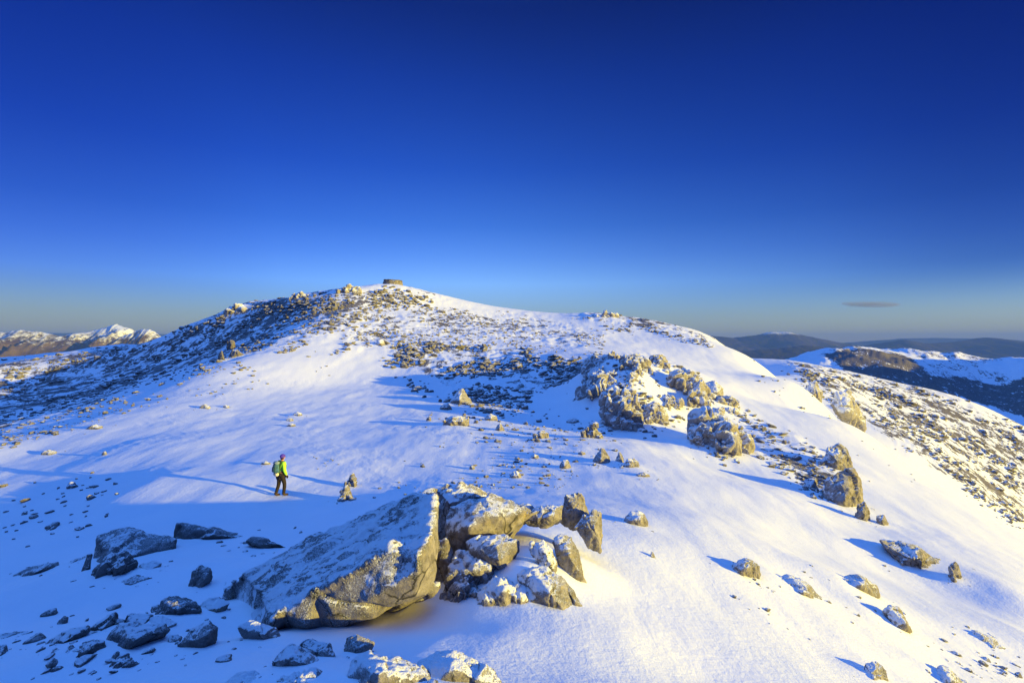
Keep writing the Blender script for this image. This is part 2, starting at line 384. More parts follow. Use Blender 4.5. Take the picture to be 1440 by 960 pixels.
def rock_trace(name, label, outline, Y=None, front=None, mat=None, crag=0.0, lean=.45, thick=.75, amp=1.0, res=40, cat='boulder', group=None, sink=.18, seed=None, strat=0.0, frag=0):
    auto = Y is None
    """a solid boulder whose outline was read from the photograph; stands on the land where its foot meets it"""
    r_ = random.Random(seed if seed is not None else hash(label) % 9999 if False else sum(map(ord, label)))
    us = [p[0] for p in outline]; vs = [p[1] for p in outline]
    if Y is None:
        foot = sorted(outline, key=lambda p: -p[1])[:3]; h = hit(sum(p[0] for p in foot)/3, sum(p[1] for p in foot)/3)
        Y = h[1] if h is not None else 60
        Y += .5*thick*min((max(us)-min(us)), (max(vs)-min(vs))*1.8)/F*Y*.5; sink = max(sink, .45)
    w = (max(us)-min(us))/F*Y; hgt = (max(vs)-min(vs))/F*Y; size = max(w, hgt); t = thick*min(w, hgt*1.8)*.5
    vb = max(vs); P3 = []
    for u, v in outline:
        yy = Y+(vb-v)/F*Y*lean; P3.append(pt(u, v, yy))
    cu, cvv = sum(us)/len(us), sum(vs)/len(vs)
    fr = front or [(cu+(max(us)-min(us))*r_.uniform(-.12, .22), cvv+(vb-min(vs))*r_.uniform(-.1, .2), 1.0), (cu-(max(us)-min(us))*r_.uniform(.05, .25), cvv+(vb-min(vs))*r_.uniform(0, .25), .75)]
    for u, v, k in fr:
        yy = Y+(vb-v)/F*Y*lean-k*t; P3.append(pt(u, v, yy))
    for u, v in outline:       # the far side
        uu, v2 = cu+(u-cu)*.78, cvv+(v-cvv)*.80
        yy = Y+(vb-v2)/F*Y*lean+t*r_.uniform(.8, 1.3); P3.append(pt(uu, v2, yy))
    low = sorted(P3, key=lambda p: p[2])[:max(4, len(P3)//3)]
    for p in low: P3.append(p+np.array([0, 0, -sink*hgt]))
    parts = [hull_bm(P3)]
    if frag:
        parts[0].free(); mid = np.mean(P3, 0); parts = [hull_bm([mid+(p-mid)*np.array([.88, .88, .84]) for p in P3])]
        k = 0; tr = 0
        while k < frag and tr < 400:
            tr += 1; u = r_.uniform(min(us), max(us)); v = r_.uniform(min(vs), max(vs))
            if inpoly(np.array([u]), np.array([v]), outline, .01)[0] < .5: continue
            k += 1; q = pt(u, v, Y+(vb-v)/F*Y*lean-t*r_.uniform(-.15, .55)); sz = min(w, hgt)*r_.uniform(.10, .22)
            rot = Matrix.Rotation(r_.uniform(-.5, .1), 3, 'Y') @ Matrix.Rotation(r_.uniform(-.3, .3), 3, 'X') @ Matrix.Rotation(r_.uniform(0, 3.14), 3, 'Z')
            dims = np.array([r_.uniform(.6, 1.2), r_.uniform(.6, 1.1), r_.uniform(.7, 1.35)])*sz
            parts.append(hull_bm([q+np.array(rot @ Vector((sx_*dims[0]*r_.uniform(.6, 1), sy_*dims[1]*r_.uniform(.6, 1), sz_*dims[2]*r_.uniform(.55, 1)))) for sx_ in (-1, 1) for sy_ in (-1, 1) for sz_ in (-1, 1)]))
    if auto: DRIFTS.append(((cu-CU)/F*Y, Y, w, hgt))
    me = remesh(parts, max(size/res, .008), 1)
    roughen(me, size, amp, crag, strat, sum(map(ord, label)))
    base = np.array([(cu-CU)/F*Y, Y, -(vb-HV)/F*Y]); origin_to(me, base)
    o = link(name, me, mat or M_BOULDER); o.location = base
    me.name = name
    return tag(o, label, cat, group)

# --- the great slab: facets traced in the round
def great_slab():
    # the top is one plane that leans away from the sun, so its corners follow from where they are seen
    nx, ny = .50, .13; c0 = pt(613, 694, 10.5)
    def top(u, w, d=0.0):
        a, b = (u-CU)/F, -(w-HV)/F; return (u, w, (c0[2]-nx*c0[0]-ny*c0[1]+d)/(b-nx*a-ny))
    v = {
     'tip': top(315,828), 't1': top(345,811), 't2': top(420,769), 't3': top(500,729), 't4': top(560,706), 't5': top(606,693,-.03),
     'c': (613,694,10.5), 'r1': top(606,758), 'r2': top(592,781), 'r2b': (573,784,8.14), 'r3': (550,776,8.19), 'r4': (520,796,8.25), 'r5': (490,813,8.31), 'r6': (470,826,8.36), 'r7': (445,834,8.42), 'r8': (400,858,8.52), 'r9': top(383,874),
     'm1': top(560,740,-.06), 'm2': top(500,770,-.10), 'm3': top(430,808,-.07), 'm4': top(370,838,-.04),
     'k1': (614,760,9.3), 'k2': (612,805,8.75), 'k3': (606,836,8.75),
     'f1': (585,838,8.22), 'f2': (590,802,7.95), 'f3': (545,828,8.06), 'f4': (525,868,8.42), 'f5': (507,850,8.20), 'f6': (495,874,8.48), 'f7': (478,886,8.55), 'f8': (468,850,8.29), 'f9': (455,882,8.66), 'f10': (432,874,8.40), 'f11': (430,894,8.85), 'f12': (400,894,9.0),
     'b1': (378,890,9.2), 'b2': (345,880,9.9), 'b3': (326,856,11.2),
    }
    v = {k: (a, b, y*.9) for k, (a, b, y) in v.items()}; names = list(v); bm = bmesh.new(); vv = {k: bm.verts.new(pt(*v[k])) for k in names}
    polys = ['tip t1 m4 b3', 't1 t2 m3 m4', 't2 t3 m2 m3', 't3 t4 m1 m2', 't4 t5 c m1', 'c r1 m1', 'm1 r1 r2 r2b', 'm1 r2b r3 m2', 'm2 r3 r4', 'm2 r4 r5 m3', 'm3 r5 r6', 'm3 r6 r7 m4', 'm4 r7 r8', 'm4 r8 r9', 'm4 r9 b2 b3', 'r9 b1 b2',
             'c k1 r1', 'r1 k1 k2 f2', 'k2 k3 f1 f2', 'r1 f2 r2', 'r2 f2 f3 r2b', 'r2b f3 r3', 'f2 f1 f3', 'f1 f4 f3', 'r3 f3 r4', 'r4 f3 f5', 'f3 f4 f5', 'f4 f6 f5', 'r4 f5 f8 r5', 'f5 f6 f8', 'f6 f7 f8', 'r5 f8 r6', 'r6 f8 f9 r7', 'f8 f7 f9', 'r7 f9 f10', 'f9 f11 f10', 'r7 f10 r8', 'r8 f10 f12', 'f10 f11 f12', 'r8 f12 r9', 'r9 f12 b1']
    for p in polys: bm.faces.new([vv[k] for k in p.split()])
    loop = 'tip t1 t2 t3 t4 t5 c k1 k2 k3 f1 f4 f6 f7 f9 f11 f12 b1 b2 b3'.split()
    back = {}
    for k in loop:
        u, w, y = v[k]; p = pt(u, w, y)
        if k in ('tip', 't1', 't2', 't3', 't4', 't5'): q = p+np.array([-.30, .25, -.75])
        elif k in ('c', 'k1', 'k2', 'k3'): q = p+np.array([-.55, .75, -.35 if k != 'c' else -.8])
        else: q = p+np.array([.25, .9, -.22])
        back[k] = bm.verts.new(q)
    L = len(loop)
    for i in range(L): bm.faces.new((vv[loop[i]], back[loop[i]], back[loop[(i+1) % L]], vv[loop[(i+1) % L]]))
    cen = bm.verts.new(np.mean([np.array(back[k].co) for k in loop], 0))
    for i in range(L): bm.faces.new((back[loop[i]], cen, back[loop[(i+1) % L]]))
    bmesh.ops.triangulate(bm, faces=bm.faces); bmesh.ops.recalc_face_normals(bm, faces=bm.faces)
    me = remesh(bm, .032, 2)
    V = get_v(me); n = get_n(me)
    d = fbm(V*.9, 4)*.05+fbm(V*3.1+4, 4, .55)*.028+fbm(V*11, 3, .6)*.010
    # long grooves down the tilted top, knobbly rime
    ax = np.array([-.86, -.42, -.30]); s = V-np.outer(V@ax, ax)*.86
    topw = sstep(.45, .75, n[:, 2]); d = d*(.45+.55*topw)
    d = d+topw*(ridged(s*1.7+3, 3, .6)*.060+ridged(V*6.0, 2, .6)*.014)
    f_, e_ = cells(V+np.stack([perlin(V*1.3+4), perlin(V*1.3+40), perlin(V*1.3+80)], 1)*.18, 34, 11, (1.0, 1.0, .9), .10)
    d = d+(1-topw)*(np.clip(f_, -1.3, 1.3)*.085-np.exp(-(e_/.05)**2)*.05)
    set_v(me, V+n*d[:, None]); me.polygons.foreach_set('use_smooth', np.ones(len(me.polygons), bool))
    base = pt(470, 880, 8.3); origin_to(me, base)
    o = link('boulder', me, M_SLAB); o.location = base; me.name = 'boulder'
    tag(o, 'huge tilted slab boulder in the foreground, sloping top crusted with rime, front in sun', 'boulder')
def make_slab_mat():
    n = NT('great_slab_stone'); g = n.n('ShaderNodeNewGeometry'); pos = g.outputs['Position']; N = g.outputs['Normal']
    c, mid, fine = rock_colour(n, pos)
    up = n.vmath('DOT_PRODUCT', N, Vector((-.42, -.05, .90)).normalized())
    st = n.noise(n.scalev(pos, .9, 3.0, 3.0, R(-28)), 1.5, 6, .68, .6)
    clump = n.noise(pos, 11, 4, .7); crumb = n.noise(pos, 42, 3, .7); big = n.noise(pos, 1.1, 3)
    s = n.math('ADD', n.math('MULTIPLY', up, .9), n.math('MULTIPLY', n.math('SUBTRACT', st, .5), 4.4))
    s = n.math('ADD', s, n.math('MULTIPLY', n.math('SUBTRACT', clump, .5), 1.5))
    s = n.math('ADD', s, n.math('MULTIPLY', n.math('SUBTRACT', crumb, .5), .8))
    s = n.math('ADD', s, n.math('MULTIPLY', n.math('SUBTRACT', big, .5), 1.0))
    sn = n.mapr(s, .44, .66)
    dust = n.math('MULTIPLY', n.mapr(n.math('ADD', n.math('ADD', n.math('MULTIPLY', up, .5), n.math('MULTIPLY', n.math('SUBTRACT', big, .5), 2.6)), n.math('MULTIPLY', n.math('SUBTRACT', crumb, .5), 3.4)), .0, .8), .75)
    sn = n.math('MAXIMUM', sn, dust)
    h = n.math('ADD', n.math('MULTIPLY', mid, .8), n.math('MULTIPLY', fine, .15))
    h = n.math('ADD', h, n.math('MULTIPLY', sn, n.math('ADD', .25, n.math('MULTIPLY', crumb, .6))))
    n.bsdf(n.mix(sn, c, SNOW), .85, n.bump(h, .8, .08), .2); return n.m
M_SLAB = make_slab_mat()
great_slab()

B = rock_trace
PILE = 'boulders heaped beside the great slab'
for spec in [
 ('rounded buff block wedged against the right end of the great slab', [(613,762),(626,754),(636,770),(641,800),(636,822),(620,834),(606,838),(606,800)], 12.5, dict(front=[(632,800,1.0),(622,780,.7)], mat=M_BARE, lean=.2)),
 ('pale block with a dark shaded left side, farthest back behind the great slab', [(613,688),(629,682),(650,681),(677,688),(690,697),(680,715),(640,745),(614,752)], 14.6, dict(front=[(633,707,.9),(660,702,.5),(625,740,.5)], lean=.35)),
 ('broad pale boulder with smooth sunlit face on top of the pile', [(625,749),(627,728),(634,710),(660,699),(693,697),(718,704),(747,713),(753,720),(737,734),(718,748),(693,752),(660,762),(643,772),(627,758)], 13.4, dict(mat=M_BARE, front=[(668,720,.8),(700,728,.8),(660,742,.9)], lean=.75)),
 ('small squarish block with frosted top sitting in the middle of the pile', [(659,762),(677,752),(710,750),(727,761),(726,772),(704,792),(685,788),(664,776)], 12.35, dict(front=[(699,768,1.0),(702,788,1.0)], lean=.8)),
 ('low slab lying between the broad pale boulder and the upright block', [(739,735),(752,715),(777,710),(790,711),(789,730),(768,736)], 14.3, dict(front=[(775,725,.8)], lean=.5)),
 ('upright pointed block with a shadowed lower half at the back right of the pile', [(789,732),(796,698),(808,694),(818,697),(826,722),(822,734),(805,738)], 14.6, dict(front=[(806,716,.9)], lean=.3, mat=M_BARE)),
 ('leaning wedge stone at the far right end of the pile', [(811,742),(822,725),(835,717),(843,722),(846,745),(844,767),(828,760)], 13.9, dict(front=[(836,742,.8)], lean=.4)),
 ('sunlit buff boulder half buried in the snow on the right side of the pile', [(777,761),(790,753),(803,759),(815,775),(820,800),(824,818),(815,823),(800,811),(786,792),(780,772)], 12.5, dict(front=[(803,785,1.0)], lean=.5)),
 ('rounded stone dusted white beside the half buried buff boulder', [(746,764),(764,759),(777,770),(783,790),(778,803),(764,795),(750,780)], 12.2, dict(front=[(768,778,.9)], lean=.6, mat=M_RIME)),
 ('front boulder of the pile with yellow lichen on its sunny face', [(728,806),(750,797),(780,803),(795,818),(803,845),(806,874),(785,870),(755,853),(736,850),(728,828)], 11.0, dict(front=[(775,835,1.0),(760,815,.7)], lean=.7, mat='lichen')),
 ('narrow stone in the snow at the right foot of the lichen boulder', [(787,812),(802,824),(815,843),(823,858),(810,860),(798,838)], 11.4, dict(front=[(807,843,.8)], lean=.4)),
 ('ledge fringed with knobbly rime left of the lichen boulder', [(674,848),(684,826),(706,813),(730,820),(742,846),(712,853)], 11.15, dict(front=[(710,832,.9)], lean=.8, crag=.7, mat=M_RIME)),
 ('dark jagged stone in shade under the rounded buff block', [(624,836),(634,812),(652,805),(672,822),(688,838),(672,858),(657,870),(645,868),(631,852)], 11.5, dict(front=[(655,835,.9)], lean=.4, crag=.9, mat=M_BARE)),
 ('frost covered dark stone in the shaded hollow of the pile', [(636,806),(646,780),(664,776),(688,790),(702,803),(690,825),(660,822)], 11.95, dict(front=[(676,802,.9)], lean=.8, crag=.6, mat=M_RIME)),
 ('bare brown ledge stone under the front edge of the great slab', [(500,880),(528,866),(562,852),(604,836),(601,853),(562,875),(516,890)], 11.7, dict(front=[(560,866,.5)], lean=.1, mat=M_BARE)),
 ('frosted grey boulder with rounded top cut by the bottom edge of the picture', [(488,958),(500,924),(520,920),(560,924),(586,936),(614,962),(600,990),(490,990)], None, dict(front=[(530,945,.9)], lean=.7)),
 ('snow plastered pale slab at the bottom edge right of the frosted grey boulder', [(584,936),(610,922),(636,914),(662,925),(690,945),(704,968),(640,985),(590,980)], None, dict(front=[(640,940,.7)], lean=.9, mat=M_RIME)),
 ('dark angular stone in shade below the left end of the great slab', [(381,930),(396,912),(412,904),(440,918),(462,942),(440,958),(398,948)], None, dict(front=[(415,928,.9)], lean=.7)),
 ('brownish stone wedged below the front of the great slab', [(424,906),(440,898),(462,905),(470,925),(462,945),(444,935)], None, dict(front=[(450,920,.8)], lean=.5)),
 ('small tan stone catching the sun below the great slab', [(484,912),(490,898),(502,893),(524,904),(512,926),(492,932)], None, dict(front=[(502,912,.9)], lean=.5, mat=M_BARE)),
 ('rounded dark stone at the bottom edge left of the frosted grey boulder', [(318,960),(334,947),(355,945),(376,950),(388,975),(330,980)], None, dict(front=[(352,962,.9)], lean=.7)),
 ('dark frosted stone at the bottom edge between two larger stones', [(388,962),(410,948),(440,952),(470,950),(488,958),(480,985),(400,985)], None, dict(front=[(435,965,.8)], lean=.8, crag=.5)),
 ('dark base stone under the low left end of the great slab', [(338,882),(352,874),(388,884),(398,898),(380,906),(350,900)], None, dict(front=[(368,892,.8)], lean=.3)),
]:
    label, outl, Y, kw = spec
    if kw.get('mat') == 'lichen':
        kw['mat'] = M_BOULDER
    cu_ = sum(p[0] for p in outl)/len(outl); cv_ = sum(p[1] for p in outl)/len(outl); outl = [(cu_+(a-cu_)*1.09, cv_+(b-cv_)*1.07) for a, b in outl]; kw.setdefault('amp', 1.35)
    B('boulder', label, outl, Y=Y*PK if Y else None, res=44, group=PILE, **kw)

SH = 'rocks in the shaded snow at lower left'
for label, outl, kw in [
 ('long dark bar of rock at the left edge beside the shaded snow', [(8,815),(50,799),(80,794),(84,801),(45,815),(12,826)], {}),
 ('small dark rock just right of the long dark bar', [(86,802),(100,790),(109,787),(108,796),(94,803)], {}),
 ('thin upright plate leaning on the left side of the broad shaded boulder', [(112,812),(122,784),(129,784),(127,808),(118,818)], {}),
 ('broad flat topped shaded boulder, largest rock on the blue snow at left', [(133,800),(139,760),(158,752),(190,749),(215,756),(244,764),(241,777),(215,783),(185,790),(158,800)], dict(front=[(158,790,1.0),(190,770,.6)], lean=.8)),
 ('craggy rime streaked rock at the foot of the broad shaded boulder', [(130,818),(136,802),(152,789),(175,780),(190,793),(184,812),(152,822)], dict(crag=.9)),
 ('low rounded rock drifted over right of the craggy rime streaked rock', [(193,806),(198,796),(214,790),(226,794),(222,804),(208,809)], dict(mat=M_RIME)),
 ('flat dark plate of rock below the broad shaded boulder', [(168,831),(170,821),(193,810),(214,814),(192,825)], {}),
 ('long log shaped slab pointing right across the shaded snow', [(244,762),(249,739),(272,740),(300,747),(350,756),(354,762),(300,762),(268,764)], dict(lean=.3)),
 ('thin low rock rib trailing right from the log shaped slab', [(348,763),(356,757),(385,763),(412,772),(404,776),(372,769)], dict(lean=.2)),
 ('bent hook shaped rock standing alone in the shaded drift', [(262,836),(272,808),(281,800),(296,803),(298,815),(286,822),(272,838)], dict(lean=.3)),
 ('hollow fronted dark rock left of the great slab tip', [(221,868),(229,847),(246,842),(275,849),(281,861),(262,870),(244,874)], dict(crag=.4, lean=.6)),
 ('snow dusted low rock between the hollow fronted rock and the great slab', [(276,862),(286,848),(308,842),(322,850),(316,864),(296,870)], dict(mat=M_RIME, lean=.6)),
 ('slanting dark slab above the row of rocks at lower left', [(110,898),(128,884),(150,870),(161,867),(167,876),(150,889),(128,900)], dict(lean=.4)),
 ('square dark rock behind the big tilted dark slab at lower left', [(170,888),(180,868),(196,865),(212,868),(210,886),(190,892)], dict(lean=.5)),
 ('frost dusted rock between square dark rock and hollow fronted rock', [(204,890),(212,872),(228,868),(248,878),(240,890),(220,896)], dict(mat=M_RIME, lean=.6)),
 ('big tilted dark slab at lower left with snow along its left edge', [(145,922),(154,896),(170,882),(198,887),(228,884),(235,892),(216,904),(180,916),(152,930)], dict(lean=.5)),
 ('pair of sharp dark fins left of the big tilted dark slab', [(86,938),(108,917),(130,906),(147,905),(148,922),(122,934)], dict(crag=.6, lean=.4)),
 ('narrow fin of rock farthest left in the lower shaded row', [(68,936),(80,920),(100,910),(106,914),(90,930)], dict(lean=.3)),
 ('split dark rock with a white snow wedge in the lower shaded snow', [(250,908),(262,898),(272,888),(292,879),(304,888),(303,903),(287,918),(278,926),(264,914)], dict(lean=.4)),
 ('low lumpy dark rock nearest the bottom left of the picture', [(154,942),(160,931),(176,927),(194,930),(201,938),(184,945)], dict(crag=.6)),
 ('flat dark rock cut by the left edge above the dark square stone', [(-20,912),(-20,896),(10,894),(46,890),(20,904)], {}),
 ('dark square stone cut by the left edge', [(-14,926),(-10,912),(8,908),(13,918),(2,928)], {}),
 ('row of thin dark rocks running down to the left in the drift', [(56,914),(74,900),(96,890),(122,884),(124,890),(98,904),(74,914)], dict(lean=.3)),
]:
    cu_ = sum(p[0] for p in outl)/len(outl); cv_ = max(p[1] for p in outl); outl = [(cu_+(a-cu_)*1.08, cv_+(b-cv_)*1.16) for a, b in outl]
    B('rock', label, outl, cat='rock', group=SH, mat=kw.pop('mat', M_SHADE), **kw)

SL = 'rocks along the lip of the sunny snow slope'
for label, outl, kw in [
 ('rounded boulder with sunlit right side casting a blue shadow to its left', [(1028,808),(1031,797),(1042,790),(1056,790),(1066,797),(1068,808),(1060,813),(1040,813)], {}),
 ('long low slab along the snow lip right of the rounded boulder', [(1080,822),(1084,815),(1110,816),(1138,827),(1152,844),(1152,857),(1138,850),(1118,836)], dict(lean=.6)),
 ('domed buff rock with dark cap on the snow beyond the long low slab', [(1170,826),(1178,816),(1194,811),(1216,815),(1229,825),(1235,842),(1216,839),(1194,829)], dict(lean=.5)),
 ('triangular rock with a long blue shadow on the snow lip', [(1244,864),(1250,857),(1263,858),(1270,872),(1288,899),(1276,899),(1258,878)], dict(lean=.2)),
 ('rounded dark stone at the bottom right by the snow edge', [(1213,952),(1220,938),(1232,933),(1245,946),(1250,962),(1230,968)], {}),
 ('pointed dark stone at the bottom edge far right', [(1308,956),(1324,939),(1336,944),(1362,968),(1330,975)], {}),
 ('thin curved rib of rock at the far right of the snow lip', [(1362,902),(1372,892),(1396,900),(1424,914),(1420,920),(1392,910)], dict(lean=.2)),
 ('tall cracked boulder on the sunny slope, upper of two', [(1157,652),(1164,634),(1180,630),(1194,646),(1196,668),(1184,671),(1168,662)], dict(lean=.3, crag=.3)),
 ('bulky split block on the sunny slope, just below the tall cracked boulder', [(1160,704),(1162,682),(1178,668),(1197,667),(1210,688),(1209,712),(1192,724),(1174,716)], dict(lean=.2, mat=M_BARE, crag=.4)),
 ('narrow dark stone right below the bulky split block', [(1204,730),(1206,712),(1215,710),(1222,722),(1220,736),(1211,736)], dict(lean=.2, mat=M_BARE)),
 ('small upright tan stone lower down from the bulky split block', [(1233,742),(1234,728),(1243,726),(1249,736),(1246,746)], dict(lean=.2, mat=M_BARE)),
 ('snow topped small rock left of the bulky split block', [(1130,690),(1134,676),(1146,676),(1150,690),(1141,698)], dict(lean=.3)),
 ('long buff cliff of rock on the sunny slope lower right, with a crack in it', [(1240,766),(1262,770),(1290,773),(1306,784),(1320,796),(1308,818),(1284,805),(1258,784)], dict(lean=.3, mat=M_BARE, crag=.3)),
 ('thin upright stone right of the long buff cliff', [(1334,816),(1336,798),(1344,792),(1350,808),(1351,825),(1342,825)], dict(lean=.2, mat=M_BARE)),
 ('tan crag on the spur beyond the slope edge, lower of two', [(1172,572),(1178,558),(1192,557),(1204,572),(1212,592),(1209,606),(1196,598),(1182,584)], dict(Y=86, lean=.3, crag=.8, mat=M_CRAG)),
 ('dark crag on the spur beyond the slope edge, upper of two', [(1130,556),(1134,544),(1146,540),(1155,552),(1154,562),(1142,563)], dict(Y=95, lean=.3, crag=.8, mat=M_CRAG)),
]:
    cu_ = sum(p[0] for p in outl)/len(outl); cv_ = max(p[1] for p in outl); outl = [(cu_+(a-cu_)*1.10, cv_+(b-cv_)*1.14) for a, b in outl]; kw['crag'] = max(kw.get('crag', 0), .5)
    B('boulder', label, outl, group=SL, mat=kw.pop('mat', M_BOULDER), **kw)

CR = 'crags on the shoulder of the slope'
for label, outl, kw in [
 ('low dark crag at the upper left of the shoulder, casting the great blue shadow', [(822,530),(826,512),(842,503),(862,501),(872,512),(866,528),(842,535)], {}),
 ('rough left hand crag overhanging the blue shadow', [(819,556),(822,534),(838,520),(862,524),(872,542),(858,560),(842,568),(828,566)], {}),
 ('tall rounded buttress standing lowest on the left of the shoulder', [(851,582),(852,562),(862,548),(882,550),(894,566),(902,592),(902,608),(893,618),(880,612),(866,598)], dict(lean=.4)),
 ('sunlit block at the top centre of the shoulder', [(874,528),(878,504),(894,499),(908,508),(914,528),(906,544),(888,542)], {}),
 ('broken ledge right of the tall rounded buttress', [(892,590),(902,574),(920,570),(932,584),(930,600),(912,610),(900,604)], {}),
 ('small dark crag on the skyline of the shoulder', [(914,520),(918,504),(930,500),(940,512),(936,524),(922,527)], {}),
 ('slanting line of crag in the middle of the shoulder', [(944,548),(950,528),(966,530),(986,546),(1004,564),(1012,580),(998,584),(976,578),(958,564)], dict(lean=.4)),
 ('round tan boulder with dark underside perched on the right of the shoulder', [(988,550),(992,539),(1004,535),(1016,545),(1015,560),(1003,563)], dict(crag=.2)),
 ('knob of pale rock between the slanting crag and the great buttress', [(958,574),(962,560),(974,552),(984,562),(982,578),(970,582)], {}),
 ('largest fluted buttress at the right foot of the shoulder', [(976,604),(984,588),(1004,584),(1022,594),(1038,606),(1048,622),(1050,638),(1032,644),(1014,652),(1002,640),(990,622)], dict(lean=.5)),
 ('twin pillar rock left of the largest fluted buttress', [(970,628),(972,612),(982,606),(992,612),(994,630),(984,639),(975,637)], dict(lean=.2)),
 ('rounded boulder at the very foot of the largest fluted buttress', [(1016,646),(1020,633),(1034,631),(1046,644),(1043,654),(1028,655)], dict(crag=.3)),
 ('rib of rock joining the left hand crag to the sunlit block on the shoulder', [(858,540),(872,528),(892,530),(908,545),(900,562),(874,560)], {}),
 ('sloping shelf of rock above the largest fluted buttress', [(982,580),(996,568),(1012,572),(1028,588),(1018,598),(994,594)], {}),
 ('small rock step behind the slanting line of crag', [(922,526),(938,520),(954,532),(948,544),(930,542)], {}),
 ('outlying low rock shelf on the right edge of the shoulder', [(1008,560),(1024,558),(1042,578),(1050,592),(1034,592),(1016,578)], {}),
 ('low crag in the hollow between the two halves of the shoulder', [(920,574),(926,560),(942,556),(954,566),(948,578),(932,580)], {}),
]:
    kw.setdefault('crag', 1.5); kw.setdefault('lean', .9); cu_ = sum(p[0] for p in outl)/len(outl); cv_ = max(p[1] for p in outl); outl = [(cu_+(a-cu_)*1.07, cv_+(b-cv_)*1.0) for a, b in outl]
    B('crag', label, outl, cat='crag', group=CR, mat=M_CRAG, res=56, amp=1.35, thick=.95, **kw)

